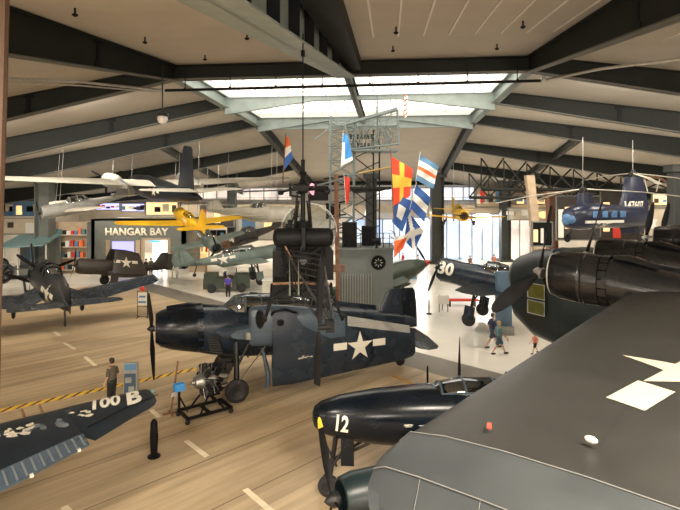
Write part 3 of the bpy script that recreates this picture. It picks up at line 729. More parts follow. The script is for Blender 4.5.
aircraft('fighter_plane', 'small white-winged plane with grey body hanging over the left of the Hangar Bay kiosk', 'airplane', (P(76,208,43).x, 43, P(76,207,43).z-1.2), hd(-.72,-.69), -10, -3, L=7.5, h=1.2, R=.5, cowl=.55, mb='pale_grey', mg='pale_grey', mw='cream_wing',
         span=5.2, c0=2.7, c1=1.6, gear=False, hang=13.0, star=0, prop=2, pr=1.0, nose=2.6, wz=-.2, fin=1.1)
aircraft('fighter_plane', 'pale cream low-wing plane hanging left of the helicopter bubble', 'airplane', (P(262,219,50).x, 50, P(262,214,50).z-1.2), hd(.97,-.25), 0, 0, L=9, h=1.2, R=.7, cowl=.75, mb='cream_wing', mg='cream_wing', mw='cream_wing',
         span=6.5, c0=2.2, c1=1.2, gear=False, hang=13.2, star=0, prop=3, pr=1.2, fin=1.4)

# big flying boat hanging at the left
def hanging_patrol():
    Y = 46; p = P(158,190,Y); hdg = hd(-.66,.75)
    r = thing('patrol_bomber', 'large hanging patrol plane with long cream wing and tall dark tail fin, upper left', 'airplane', (p.x, p.y, p.z), (math.radians(-1.5),math.radians(-9),math.radians(hdg)))
    fu = body('fuselage', [(6.4,-.1,.25,.3,.3),(5.6,0,.8,.75,.85),(3,0,1.05,1.0,1.1),(-1,.05,1.05,.95,1.0),(-4,.25,.75,.7,.7),(-7.5,.5,.35,.4,.35),(-8.6,.55,.1,.1,.1)], 'navy_matt', r, 20, 2.2)
    for s in (1, -1):
        w = wing('wing', [(V((1.6,s*.5,.55)), 3.4, .15), (V((1.4,s*5,.75)), 3.0, .14), (V((1.1,s*10,.95)), 2.3, .13), (V((.8,s*13.6,1.1)), 1.7, .12), (V((.4,s*14.3,1.13)), .8, .12)], 'cream_wing', r)
        b = B(); b.loft([oval(3.3,.55,.5,.5,None,14,2,s*3.4), oval(2.9,.55,.66,.66,None,14,2,s*3.4), oval(1.2,.6,.66,.66,None,14,2,s*3.4), oval(-1.8,.6,.15,.2,None,14,2,s*3.4)]); na = b.build('engine_nacelle', 'pale_grey', r, 40)
        propeller(na, (3.5,s*3.4,.55), (1,0,0), 1.5, 3, 20+40*s)
        wing('tailplane', [(V((-6.3,s*.1,1.0)), 1.9, .1), (V((-6.5,s*2,1.05)), 1.6, .1), (V((-6.8,s*4,1.1)), 1.0, .1), (V((-7.1,s*4.3,1.1)), .5, .1)], 'cream_wing', r)
        insignia(fu, fu, (-1.5,s*6,.1), (-s,0,0), (0,0,1), .5, 'mark_white', .01, .3)
    wing('tail_fin', [(V((-4.2,0,.7)), 3.2, .11), (V((-4.5,0,2.0)), 2.6, .11), (V((-4.9,0,4.2)), 1.8, .1), (V((-5.1,0,4.4)), 1.3, .1)], 'navy_matt', r, (-1,0,0), (0,1,0))
    b = B(); b.lathe((5.2,0,.4), (0,0,1), [(0,.5),(.3,.45),(.55,.25),(.62,.02)], 14); b.build('nose_turret', 'canopy_glass', r, 60)
    for q in ((1,2,.8),(1,-2,.8),(-5.4,0,.8)): b = B(); b.cyl(V(q), V((q[0],q[1],3.2)), .02, n=5); b.build('support_cable', 'steel', r)
hanging_patrol()
# ------------------------------------------------------------------ four-engined patrol flying boat, its wing close to the eye
def coronado():
    r = thing('flying_boat', 'huge dark four-engined flying boat, its wide wing with a white star filling the lower right', 'airplane', (11,18,0), (0,0,math.radians(hd(-.76,.65))))
    body('hull', [(5.0,4.4,.2,.4,.6),(4.8,4.4,.75,.9,1.5),(4.0,4.35,1.1,1.35,2.1),(2.3,4.3,1.4,1.6,2.5),(-2,4.3,1.5,1.6,2.7),(-8,4.6,1.4,1.3,2.6),(-14,5.0,.9,1.0,1.6),(-18,5.4,.3,.5,.5)], 'hull_paint', r, 26, 2.4)
    b = B(); b.lathe((3.75,0,4.55), (1,0,.12), [(0,.98),(.6,.95),(1.0,.75),(1.28,.42),(1.4,.05)], 18); tu = b.build('nose_turret', 'hull_paint', r, 50)
    for k in (-1, 1):
        for za, zb in ((3.35,3.85),(3.95,4.5)):
            b = B(); b.hexa([V((x-1.55,k*(y+.03),z)) for z in (za,zb) for x, y in ((5.5,1.0),(4.8,1.26),(4.8,1.32),(5.52,1.06))]); wd = b.build('nose_window', 'olive_glass', r)
            b = B(); b.tube([V((x-1.55,k*(y+.03),z)) for x, y, z in ((5.52,1.08,za),(4.8,1.34,za),(4.8,1.34,zb),(5.52,1.08,zb),(5.52,1.08,za))], .025, 5); b.build('window_frame', 'pale_grey', wd)
    b = B()
    for k in range(6): b.tube([(3.2-.5*k,.95,5.55),(3.2-.5*k,.45,5.78),(3.2-.5*k,-.45,5.78),(3.2-.5*k,-.95,5.55)], .035, 5)
    for y in (.95,.45,-.45,-.95): b.cyl((3.2,y,5.56 if abs(y) > .9 else 5.78), (.7,y,5.56 if abs(y) > .9 else 5.78), .03, n=5)
    fr = b.build('canopy_frame', 'bluegrey', r)
    b = B(); b.hexa([V((x,y,z)) for z, h in ((5.2,.9),(5.75,.45)) for x, y in ((3.2,-h),(3.2,h),(.7,h),(.7,-h))]); b.build('canopy', 'canopy_glass', fr)
    def st_(y):
        t = abs(y)/17.5; return 5.9-3.0*t, 5.62, .135-.03*t
    for s in (1, -1):
        pts = []
        for y in (1.0, 4.6, 8.5, 12, 15, 17.18):
            c, z, th = st_(y); pts.append((V((-.92, s*y, z+.03)), c, th))
        w = wing('wing', pts, 'patrol_wing', r, smooth=60)
        # float that forms the tip when retracted
        rings = []
        for y, x0, c, up, dn in ((17.2,-.90,3.0,.22,.25),(17.4,-.91,2.97,.21,.36),(17.58,-.95,2.9,.17,.46),(17.7,-1.0,2.82,.10,.52),(17.9,-1.10,2.65,-.06,.6),(18.1,-1.26,2.4,-.26,.66),(18.25,-1.5,2.0,-.44,.7),(18.34,-1.85,1.3,-.55,.68)):
            rg = []
            for k in range(16):
                a = 2*PI*k/16; rg.append(V((x0-c/2+c/2*math.cos(a), s*y, 5.64+(up*abs(math.sin(a))**.7 if math.sin(a) >= 0 else -dn*abs(math.sin(a))**.8))))
            rings.append(rg)
        b = B(); b.loft(rings); fl = b.build('wing_float', 'patrol_float', w, 28)
        b = B()
        for j in (0, 3): b.tube([p+V((0,0,.008)) for p in rings[j][0:9]], .005, 5)
        for k in range(2, 7): b.tube([rings[3][k]+V((0,0,.004)), rings[4][k]+V((0,s*.006,.004)), rings[5][k]+V((0,s*.006,.0)), rings[6][k]+V((0,s*.006,.0))], .003, 4)
        b.build('seam_strip', 'seam_grey', fl)
        b = B(); b.ell((-2.26,s*16.6,5.86), (.05,.018,.03), 10, 6); b.build('wing_light', 'white_paint', w, 60)
        if s > 0:
            insignia(w, w, (-2.66, 14.15, 5), (-.2,-.98,0), (.98,-.2,0), .74, 'insignia_cream', .006, .15)
            b = B(); b.box((-1.55,16.85,5.845), (.035,.10,.01), (0,0,.4)); b.build('warning_mark', 'red_cloth', w)
        for y, ya in ((8.5, 42), (4.6, 24)):
            z = 5.98 if y > 5 else 6.05; K = .80
            nm = B(); n = 24
            nm.loft([oval(-.5,z-.06,.52,.51,.52,n,2,s*y), oval(-1.5,z-.17,.50,.46,.50,n,2,s*y), oval(-3.2,z-.40,.42,.36,.36,n,2,s*y), oval(-5.0,z-.6,.12,.12,.2,n,2,s*y)], True, True)
            na = nm.build('engine_nacelle', 'patrol_nacelle', r, 40)
            b = B()
            b.loft([oval(x,z-.06*(.6-x),q*K,q*K,None,n,2,s*y) for x, q in ((.62,.54),(.60,.62),(.42,.69),(-.02,.72),(-.04,.70),(-.10,.70),(-.12,.72),(-.42,.70))], False, False)
            b.loft([oval(x,z-.04,q*K,q*K,None,n,2,s*y) for x, q in ((.62,.54),(.3,.52),(-.4,.5))], False, True)
            cw = b.build('cowling', 'patrol_nacelle', na, 40)
            b = B()
            for k in range(18):
                a = 2*PI*k/18; b.box((-.52, s*y+.55*math.cos(a), z-.06+.55*math.sin(a)), (.16,.015,.17), (a,0,0))
            b.build('cowl_flap', 'patrol_nacelle', na)
            b = B(); b.tube([(.62,s*y+.47*math.cos(2*PI*k/24),z+.47*math.sin(2*PI*k/24)) for k in range(25)], .022, 6); b.build('cowl_ring', 'pale_grey', cw)
            radial_engine('engine', na, (.25,s*y,z), (1,0,0), .42, 7)
            b = B(); b.loft([oval(-.65,z+.44,.10,.07,.05,10,2,s*y), oval(-.95,z+.44,.2,.10,.08,10,2,s*y), oval(-1.5,z+.30,.16,.08,.08,10,2,s*y)]); b.build('air_scoop', ['patrol_nacelle'], na, 40)
            b = B(); b.tube([(-.8,s*(y-.3),z+.40),(-1.05,s*(y-.22),z+.45),(-1.35,s*(y-.26),z+.32)], .05, 8); b.build('exhaust', 'rust', na, 40)
            propeller(na, (.95,s*y,z), (1,-.35*s,.22), 1.62, 3, 0 if y > 5 else 10, None, 'prop_black', 'alu', 0, .36)
    wing('tail_fin', [(V((-15,0,5.6)), 3.2, .1), (V((-15.8,0,7.5)), 2.4, .1), (V((-16.3,0,8.3)), 1.4, .1)], 'navy_gloss', r, (-1,0,0), (0,1,0))
    b = B()                               # beaching gear under the hull
    for s in (-1, 1):
        b.cyl((1.0,s*1.5,3.2), (1.0,s*2.2,.6), .14); b.cyl((1.0,s*2.2,.6), (0,s*1.4,2.4), .08)
    bg = b.build('beaching_gear', 'dark_metal', r, 40)
    for s in (-1, 1): tyre(bg, (1.0,s*2.3,.62), .62, .35)
    b = B(); b.cyl((-12,0,3.6), (-12,0,.4), .14); b.box((-12,0,.25), (1.2,1.6,.5)); b.build('tail_trestle', 'dark_metal', r)
mat('seam_grey', (.12,.12,.115), .5)
mat('olive_glass', (.10,.10,.02), .12, 0, .2, 2)
mat('insignia_cream', (.38,.335,.26), .55)
coronado()

# ------------------------------------------------------------------ jet marked 12
def jet():
    n = P(312.5, 413, 13.2); hdg = hd(-1,-.04)
    r = thing('jet_fighter', 'dark navy fighter with rounded nose marked 12 and exposed nose gear, under the big wing', 'airplane', (n.x, n.y, 0), (0,0,math.radians(hdg)))
    z = n.z-.05
    fu = body('fuselage', [(0,z-.02,.10,.10,.12),(-.05,z-.02,.24,.23,.26),(-.22,z-.03,.36,.36,.40),(-.7,z-.02,.50,.50,.56),(-1.6,z,.64,.62,.72),(-2.8,z+.02,.72,.70,.84),(-5,z+.02,.8,.72,.9),(-8,z+.1,.55,.55,.6),(-10,z+.2,.2,.25,.2)], 'navy_gloss', r, 26, 2.2)
    decal('number', stretch(bm_text('12', .56, .03), .68, 1.0), (-.72,4,z-.05), (-1,0,-.1), (0,0,1), fu, 'mark_white', r, .1)
    decal('stencil', stretch(bm_scuff(12, .22, 2), 1.3, .22), (-2.55,4,z-.02), (-1,0,0), (0,0,1), fu, 'mark_white', r, .1)
    cs = [(-2.9,.15,.58),(-3.3,.40,.80),(-3.9,.46,.90),(-4.7,.43,.88),(-5.4,.2,.66)]
    def hoop(x, w, t, k=10): return [V((x, w*math.cos(PI*i/k), z+.52+(t-.52)*math.sin(PI*i/k)**.8)) for i in range(k+1)]
    b = B(); b.loft([hoop(*c) for c in cs], closed=False); cn = b.build('canopy', 'canopy_glass', r, 50)
    b = B()
    for c in cs[1:4]: b.tube(hoop(*c), .03, 5)
    b.tube([hoop(*c)[9] for c in cs], .025, 5); b.tube([hoop(*c)[1] for c in cs], .025, 5); b.tube([hoop(*c)[5] for c in cs[:2]], .025, 5)
    b.build('canopy_frame', 'bluegrey', cn)
    for s in (1, -1):
        wing('wing_stub', [(V((-3.6,s*.5,z-.45)), 2.6, .13), (V((-3.8,s*1.1,z-.42)), 2.4, .12)], 'navy_gloss', r)
        b = B(); b.cyl((-4.8,s*1.2,z-.5), (-4.9,s*1.3,.4), .1); g = b.build('landing_gear', 'steel', r); tyre(g, (-4.9,s*1.4,.36), .36, .2)
    b = B(); b.cyl((-.62,0,z-.45), (-.42,0,.30), .065); b.cyl((-1.6,.18,z-.6), (-.52,.02,.95), .04); b.cyl((-1.6,-.18,z-.6), (-.52,-.02,.95), .04)
    b.cyl((-.2,.22,z-.38),(-.62,.2,.9),.03); b.cyl((-.95,.2,z-.55),(-.28,.22,.55),.035); b.cyl((-.48,0,.75),(-.28,0,.5),.04); b.cyl((-.52,-.12,.3),(-.42,.14,.3),.05)
    g = b.build('nose_gear', 'dark_metal', r, 40); tyre(g, (-.42,0,.29), .29, .16)
    b = B(); b.hexa([V((x,y,zz)) for zz in (1.0, z-.4) for x, y in ((-1.05,.40),(-.72,.36),(-.72,.38),(-1.05,.42))]); b.build('gear_door', 'navy_gloss', g)
    wing('tail_fin', [(V((-8,0,z+.4)), 2.0, .1), (V((-8.6,0,z+1.4)), 1.2, .1), (V((-8.9,0,z+1.7)), .6, .1)], 'navy_gloss', r, (-1,0,0), (0,1,0))
jet()
# fighters tucked in below the big wing
mat('rib_grey', (.13,.15,.17), .5)
mat('teal_cowl', (.010,.020,.024), .35, 0, .2, 2)
aircraft('fighter_plane', 'fighter with a yellow-tipped black propeller and teal cowling, at the bottom below the wing tip', 'airplane', at_nose(P(333,500,9.7), hd(-.93,-.36), 3.4, P(333,500,9.7).z), hd(-.93,-.36), 0, 0,
         L=5.8, h=P(333,500,9.7).z, R=.42, cowl=.43, mb='navy_matt', mg='teal_cowl', fold=1.0, span=2.25, c0=1.8, c1=1.4, pr=1.5, pang=34, prop=3, tip='tip_yellow', star=0, canopy=(-.6,-2,.3), fin=.9, tail=.9)
aircraft('fighter_plane', 'dark fighter with one propeller blade upright, between the bomber tail and the big wing', 'airplane', at_nose(P(459,391,17.6), hd(-.9,.43), 3.4, P(459,391,17.6).z), hd(-.9,.43), 0, 0,
         L=8.8, h=P(459,391,17.6).z, R=.5, cowl=.45, mb='navy_gloss', mg='navy_gloss', fold=1.0, span=2.6, c0=2.2, c1=1.4, pr=1.85, pang=3, star=0, canopy=(2.2,.0,.42), nosec='radial', fin=1.0, tail=.9, wheelr=.3)

# ------------------------------------------------------------------ wing marked 100B, lower left
def wing100():
    sd = V((.747,.665,0)); tip = V((-5.56,14.92,0)); o = tip-sd*7.5
    r = thing('fighter_plane', 'dark navy fighter whose wing marked 100B reaches in from the lower left corner', 'airplane', o, (0,0,math.radians(hd(-.665,.747))))
    zt = 2.2
    pts = []
    for s, c in ((-7.0,4.3),(-5.5,3.95),(-4.0,3.35),(-2.35,2.55)):
        pts.append((V((0,-7.5-s,zt-.0+.0*s)), c*.80, .12))
    for s, c, x in ((-2.2,2.42,0),(-1.2,1.80,0),(-.6,1.48,0),(-.38,1.32,0),(-.22,1.02,-.02),(-.12,.55,-.06)):
        pts.append((V((x,-7.5-s,zt)), c, .12*(.8 if s > -.2 else 1)))
    w = wing('wing', pts[:4], 'navy_wing', r); w2 = wing('wing_tip_panel', [pts[3]]+pts[4:], 'navy_wing', w)
    # trailing flap with pale ribs
    b = B()
    def te(s, k): 
        c = {-7.0:4.3,-5.5:3.95,-4.0:3.35,-2.35:2.55}[s]; return V((-c*k, -7.5-s, zt+.02))
    ss = (-7.0,-5.5,-4.0,-2.35)
    b.loft([[te(s,.80)+V((.04,0,.06)), te(s,.9)+V((0,0,.03)), te(s,1.0), te(s,1.0)-V((0,0,.03)), te(s,.80)-V((-.04,0,.05))] for s in ss])
    fl = b.build('flap', 'bluegrey', w)
    b = B()
    for k in range(13):
        s = -4.55+k*.175; c = 3.35+(2.55-3.35)*(s+4.0)/1.65
        a, e = V((-c*.815,-7.5-s,zt+.085)), V((-c*.985,-7.5-s,zt+.03)); n_ = V((0,.022,0))
        b.hexa([a-n_,e-n_,e+n_,a+n_]+[q+V((0,0,.012)) for q in (a-n_,e-n_,e+n_,a+n_)])
    b.build('flap_rib', 'rib_grey', fl)
    b = B(); 
    p = [V((-1.30-.57*k*1.0-.35, -7.5+.15+k, zt+.095-.0*k)) for k in (0,1,2)]
    b.tube([V((-.80,-7.42,zt+.06)), V((-1.28,-6.2,zt+.09)), V((-1.80,-5.3,zt+.10))], .012, 5); b.build('aileron_gap', 'black_paint', w2)
    for s in (-4.35,-3.6,-2.6): b = B(); b.box((-(3.35-.5*(s+4))*.99, -7.5-s, zt), (.14,.07,.05)); b.build('flap_hinge', 'mark_offwhite', fl)
    u, v = (0,-1,0), (1,0,0)
    decal('number', stretch(bm_text('100', .50, .035), 1.05, 2.0, .3), (-.56,-6.08,6), u, (1,.0,0), w2, 'mark_white', r, .08)
    decal('letter', stretch(bm_text('B', .72, .04), 1.0, 1.75, .3), (-.62,-6.80,6), u, v, w2, 'mark_white', r, .08)
    decal('worn_insignia', bm_scuff(9, .33, 3), (-.95,-5.25,6), u, v, w2, 'mark_offwhite', r, .1)
    decal('worn_insignia', bm_scuff(14, .40, 5), (-1.05,-3.95,6), u, v, w, 'mark_offwhite', r, .1)
    decal('worn_mark', bm_scuff(12, .38, 9), (-1.1,-4.55,6), u, v, w, 'rib_grey', r, .1)
    decal('stencil', stretch(bm_scuff(10, .25, 8), 1.2, .3), (-.52,-4.95,6), u, v, w2, 'pale_grey', r, .08)
    decal('walkway_line', bm_text('-', 1.2, .05), (-2.75,-3.5,6), u, v, w, 'mark_white', r, .1)
    b = B(); b.cyl((.02,-4.35,zt), (.45,-4.35,zt+.10), .03); b.cyl((.02,-4.75,zt), (.45,-4.75,zt+.10), .03); b.build('gun_barrel', 'rust', w)
    b = B(); b.lathe((-.3,-7.40,zt), (0,-1,0), [(0,.06),(.08,.07),(.14,.02)], 10); b.build('tip_light', 'teal_roof', w2, 60)
    body('fuselage', [(3.4,2.5,.7,.75,.75),(1.5,2.5,.75,.85,.9),(-2,2.5,.72,.85,.85),(-5,2.5,.45,.55,.5),(-7.5,2.6,.1,.15,.1)], 'navy_gloss', r, 18, 2.2)
    propeller(r, (3.6,0,2.5), (1,0,0), 1.9, 3, 40)
    wing('wing', [(V((0,.4,zt)), 3.6, .12), (V((0,4,zt)), 2.8, .12), (V((-.1,7.2,zt)), 1.3, .1), (V((-.3,7.5,zt)), .6, .1)], 'navy_wing', r)
    for s in (1,-1):
        b = B(); b.cyl((-.6,s*1.6,zt), (-.5,s*1.7,.42), .09); g = b.build('landing_gear', 'steel', r); tyre(g, (-.5,s*1.85,.42), .42, .22)
    b = B(); b.cyl((-6.8,0,2.4), (-7.0,0,.2), .06); g = b.build('tail_gear', 'steel', r); tyre(g, (-7.0,0,.18), .18, .1)
wing100()
# ------------------------------------------------------------------ bubble helicopter hung from the centre girder
def bell():
    c = P(303,250,12.4); f = V((-.09,.996)); hdg = hd(f.x, f.y)
    r = thing('helicopter', 'black bubble-nosed helicopter hanging on a cable in the middle, tail towards the camera', 'helicopter', c, (0,0,math.radians(hdg)))
    b = B(); b.ell((1.25,-.18,.35), (.78,.74,.78), 22, 14); bu = b.build('bubble_canopy', 'bubble_glass', r, 180)
    b = B()
    for ph in (0, PI/2): b.tube([(1.25+.79*math.cos(t)*math.sin(ph), -.18+.75*math.cos(t)*math.cos(ph), .35+.79*math.sin(t)) for t in [PI*k/14 for k in range(15)]], .012, 6)
    b.build('canopy_frame', 'steel', bu)
    b = B(); b.box((1.1,.15,-.25), (.5,.45,.12)); b.box((.88,.15,.05), (.1,.45,.6)); b.box((1.1,-.5,-.25), (.5,.45,.12)); b.box((.88,-.5,.05), (.1,.45,.6)); b.build('seat', 'black_paint', r)
    # engine bay
    b = B(); b.box((.25,0,-.35), (1.0,1.45,.7)); b.box((.2,.1,-.85), (.9,1.25,.5)); b.box((.35,0,-1.0), (1.6,1.2,.12)); b.box((.1,0,.1), (.6,1.3,.3)); bay = b.build('engine_bay', 'black_paint', r)
    radial_engine('engine', r, (-.35,0,-.2), (-1,0,.0), .55, 6, ('black_paint','dark_metal'))
    b = B(); b.m(0)
    for k in range(6): b.tube([(-.42,-.5+.2*k,.05),(-.62,-.46+.18*k,-.3),(-.5,-.42+.16*k,-.75)], .022, 6)
    for k in range(4): b.tube([(-.5,-.55,-.1-.2*k),(-.6,0,-.14-.2*k),(-.5,.55,-.1-.2*k)], .018, 6)
    b.m(1); b.tube([(-.55,-.6,-.75),(-.6,0,-.7),(-.55,.7,-.72)], .03, 6); b.tube([(-.5,.45,.2),(-.6,.05,-.6)], .02, 6); b.build('pipework', ['black_paint','rust'], r)
    for s in (1, -1):
        b = B(); b.lathe((-.42,s*.04,.34), (0,s,0), [(0,.2),(.02,.22),(.56,.22),(.64,.17),(.67,.05)], 18); b.build('fuel_tank', 'black_paint', r, 50)
    b = B(); b.box((-.42,0,.34), (.47,.09,.47)); b.tube([(-.3,.32,.4),(-.32,.32,.75)], .05, 8); b.build('tank_strap', 'black_paint', r)
    # mast, transmission and rotor head
    b = B(); b.lathe((.05,0,.1), (0,0,1), [(0,.32),(.3,.3),(.42,.22),(.6,.14),(.62,.06),(1.55,.05)], 14)
    for s in (1,-1): b.cyl((.05,s*.22,.4), (.05,s*.14,1.35), .025, n=6); b.cyl((.25,s*.2,.3), (.12,s*.1,1.2), .02, n=6)
    ms = b.build('rotor_mast', 'black_paint', r, 40)
    b = B(); b.box((.05,0,1.5), (.34,.5,.12)); b.lathe((.05,0,1.38), (0,0,1), [(0,.1),(.1,.16),(.2,.16),(.28,.08),(.42,.05),(.5,.1),(.56,.04)], 12)
    b.cyl((.05,.0,1.52), (-.5,-.55,1.42), .03, n=6); b.cyl((.05,0,1.52), (.6,.55,1.42), .03, n=6)
    for q in ((-.5,-.55,1.42),(.6,.55,1.42)): b.ell(q, (.09,.09,.09), 10, 6)
    b.cyl((.05,.3,1.3), (.05,.32,1.62), .03, n=6); b.cyl((.05,-.3,1.3), (.05,-.32,1.66), .03, n=6)
    for k in range(6): b.cyl((.05,0,1.2+.08*k), (.05+.3*math.cos(k*1.3), .3*math.sin(k*1.3), 1.25+.07*k), .025, n=5)
    hb = b.build('rotor_head', 'black_paint', ms, 40)
    for p1, z1 in (((-.1,1.75),1.40),((1.9,-1.15),1.82)):
        a = V((.05,0,1.48)); e = V((p1[0],p1[1],z1)); d = (e-a).normalized(); q = V((-d.y,d.x,0)).normalized()
        b = B(); b.loft([[a+d*t+q*w, a+d*t+V((0,0,h)), a+d*t-q*w, a+d*t-V((0,0,h))] for t, w, h in ((.2,.04,.04),(.4,.12,.022),((e-a).length,.12,.016))]); b.build('rotor_blade', 'dark_metal', ms)
    # tail boom of welded tube towards the eye
    b = B(); tl = V((-5.1,-.30,-.62))
    L4 = [V((-.5,.42,.05)),V((-.5,-.42,.05)),V((-.5,.3,-.7)),V((-.5,-.3,-.7))]; E4 = [tl+V((.2,y,z)) for y, z in ((.05,.10),(-.05,.10),(.05,-.06),(-.05,-.06))]
    for a, e in zip(L4, E4): b.cyl(a, e, .022, n=6)
    for k in range(9):
        t0, t1 = k/9, (k+1)/9
        for i, j in ((0,1),(1,3),(3,2),(2,0)): b.cyl(L4[i].lerp(E4[i],t0), L4[j].lerp(E4[j],t1), .012, n=5)
    bm_ = b.build('tail_boom', 'dark_metal', r)
    b = B(); b.box(tl+V((.1,0,0)), (.25,.12,.14)); b.cyl(tl, tl+V((0,.18,0)), .04, n=8); gb = b.build('tail_gearbox', 'black_paint', bm_)
    h_ = tl+V((0,.16,0))
    for s in (1, -1):
        d = V((.1,-.03*s,s)).normalized(); q = V((.75,.55,0))
        b = B(); b.loft([[h_+d*t+q*w, h_+d*t+V((0,g,0)), h_+d*t-q*w, h_+d*t-V((0,g,0))] for t, w, g in ((.05,.03,.02),(.2,.07,.022),(.6,.09,.02),(.86,.08,.012))]); b.build('tail_rotor_blade', 'prop_black', gb)
    b = B()
    for y in (.10,.24): b.hexa([V((-4.3,y,-.3)),V((-4.1,y,-.3)),V((-4.1,y+.06,-.3)),V((-4.3,y+.06,-.3)),V((-4.3,y+.03,-.3)),V((-4.1,y+.03,-.3)),V((-4.1,y+.05,.3)),V((-4.3,y+.05,.3))])
    b.build('stabiliser', 'olive_green', bm_)
    for s in (1, -1):
        b = B(); b.tube([(-1.5,s*.85,-1.25),(-1.2,s*.85,-1.42),(1.9,s*.85,-1.42),(2.3,s*.85,-1.2)], .04, 8)
        for x in (-.7,1.0): b.tube([(x,s*.85,-1.42),(x,s*.72,-1.05),(x,s*.3,-.82)], .032, 8)
        b.build('skid', 'black_paint', r)
    b = B(); top = 11.25+.5-c.z
    b.cyl((.05,0,1.9), (.05,0,top), .016, n=6); b.cyl((.05,0,1.75), (.05,0,2.2), .05, n=8); b.cyl((.05,0,top-.55), (.05,0,top-.4), .05, n=8); b.build('suspension_cable', 'black_paint', r)
bell()

# ------------------------------------------------------------------ tandem-rotor helicopter on the right
def hup():
    tl = P(628,207,34); hdg = hd(-.92,-.39)
    r = thing('helicopter', 'dark blue tandem-rotor helicopter numbered 147607 hanging upper right', 'helicopter', (tl.x, tl.y, 6.5), (0,0,math.radians(hdg)))
    fu = body('fuselage', [(5.5,.0,.3,.35,.4),(5.25,.05,.6,.65,.65),(4.4,.1,.8,.85,.8),(2.8,.15,.8,.85,.75),(1.2,.1,.75,.75,.75),(-1.2,.1,.5,.7,.7),(-2.0,.1,.1,.3,.3)], 'navy_heli', r, 20, 2.6)
    b = B(); b.ell((5.02,0,.0), (.62,.62,.56), 16, 10); b.build('nose_glazing', 'blue_glass', r, 180)
    b = B()
    for k in range(4): b.box((3.9-.8*k,.79,.30), (.48,.06,.4))
    b.build('cabin_window', 'blue_glass', r)
    b = B(); b.hexa([V((x,y,z)) for z in (-.25,-.08) for x, y in ((4.7,.70),(1.4,.70),(1.4,.80),(4.7,.82))]); b.build('white_stripe', 'white_paint', fu)
    decal('white_marking', stretch(bm_scuff(9, .5, 6), 1.4, .5), (3.1,4,-.38), (-1,0,0), (0,0,1), fu, 'mark_white', r, .2)
    fn = wing('rear_pylon', [(V((1.1,0,.2)), 3.2, .16), (V((.7,0,1.2)), 2.6, .16), (V((.35,0,2.6)), 1.8, .18), (V((.25,0,2.75)), 1.6, .16)], 'navy_heli', r, (-1,0,0), (0,1,0))
    wing('rear_pylon_keel', [(V((1.2,0,.35)), 3.1, .14), (V((.9,0,-.5)), 2.7, .13), (V((.6,0,-1.0)), 2.0, .12)], 'navy_heli', fn, (-1,0,0), (0,1,0))
    decal('number', bm_text('147607', .66, .03), (-.35,4,.85), (-1,0,0), (0,0,1), fn, 'mark_white', r, .2)
    wing('front_pylon', [(V((4.7,0,.8)), 1.7, .3), (V((4.55,0,1.65)), 1.2, .3)], 'navy_heli', r, (-1,0,0), (0,1,0))
    for nm, x, z, bl in (('rear', -.45, 2.75, ((.62,.78,-.12),(-.3,-.95,.0),(-.95,.3,-.08))), ('front', 4.1, 1.65, ((.85,-.5,-.12),(-.6,.8,-.05),(-.25,-.97,-.08)))):
        b = B(); b.lathe((x,0,z-.1), (0,0,1), [(0,.12),(.25,.1),(.3,.26),(.38,.26),(.45,.1),(.6,.06)], 12)
        for k in range(3): b.cyl((x+.3*math.cos(k*2.1),.3*math.sin(k*2.1),z+.05),(x+.12*math.cos(k*2.1),.12*math.sin(k*2.1),z+.45),.025,n=5)
        hb = b.build('rotor_head', 'dark_metal', r, 40)
        for d in bl:
            d = V(d).normalized(); q = V((-d.y,d.x,0)).normalized(); a = V((x,0,z+.25)); b = B()
            b.loft([[a+d*t+q*w+V((0,0,-dr)), a+d*t+V((0,0,h-dr)), a+d*t-q*w+V((0,0,-dr)), a+d*t-V((0,0,h+dr))] for t, w, h, dr in ((.2,.05,.04,0),(.9,.14,.04,.02),(3.2,.17,.03,.05),(5.4,.17,.02,.25))]); b.build('rotor_blade', 'cream_wing', hb)
    for x, y in ((4.1,.9),(4.1,-.9),(-.6,.3)):
        b = B(); b.cyl((x,y*.8,-.5), (x,y*1.25,-1.25), .06); g = b.build('landing_gear', 'dark_metal', r); tyre(g, (x,y*1.35,-1.3), .28, .16)
    for x in (-.45, 4.1): b = B(); b.cyl((x,0,2.9 if x < 0 else 2.1), (x*1.0,0,5.2), .02, n=5); b.build('support_cable', 'steel', r)
mat('navy_heli', (.012,.018,.045), .3, 0, .15, 1.5)
mat('blue_glass', (.10,.22,.42), .15, 0, .3, 2)
hup()
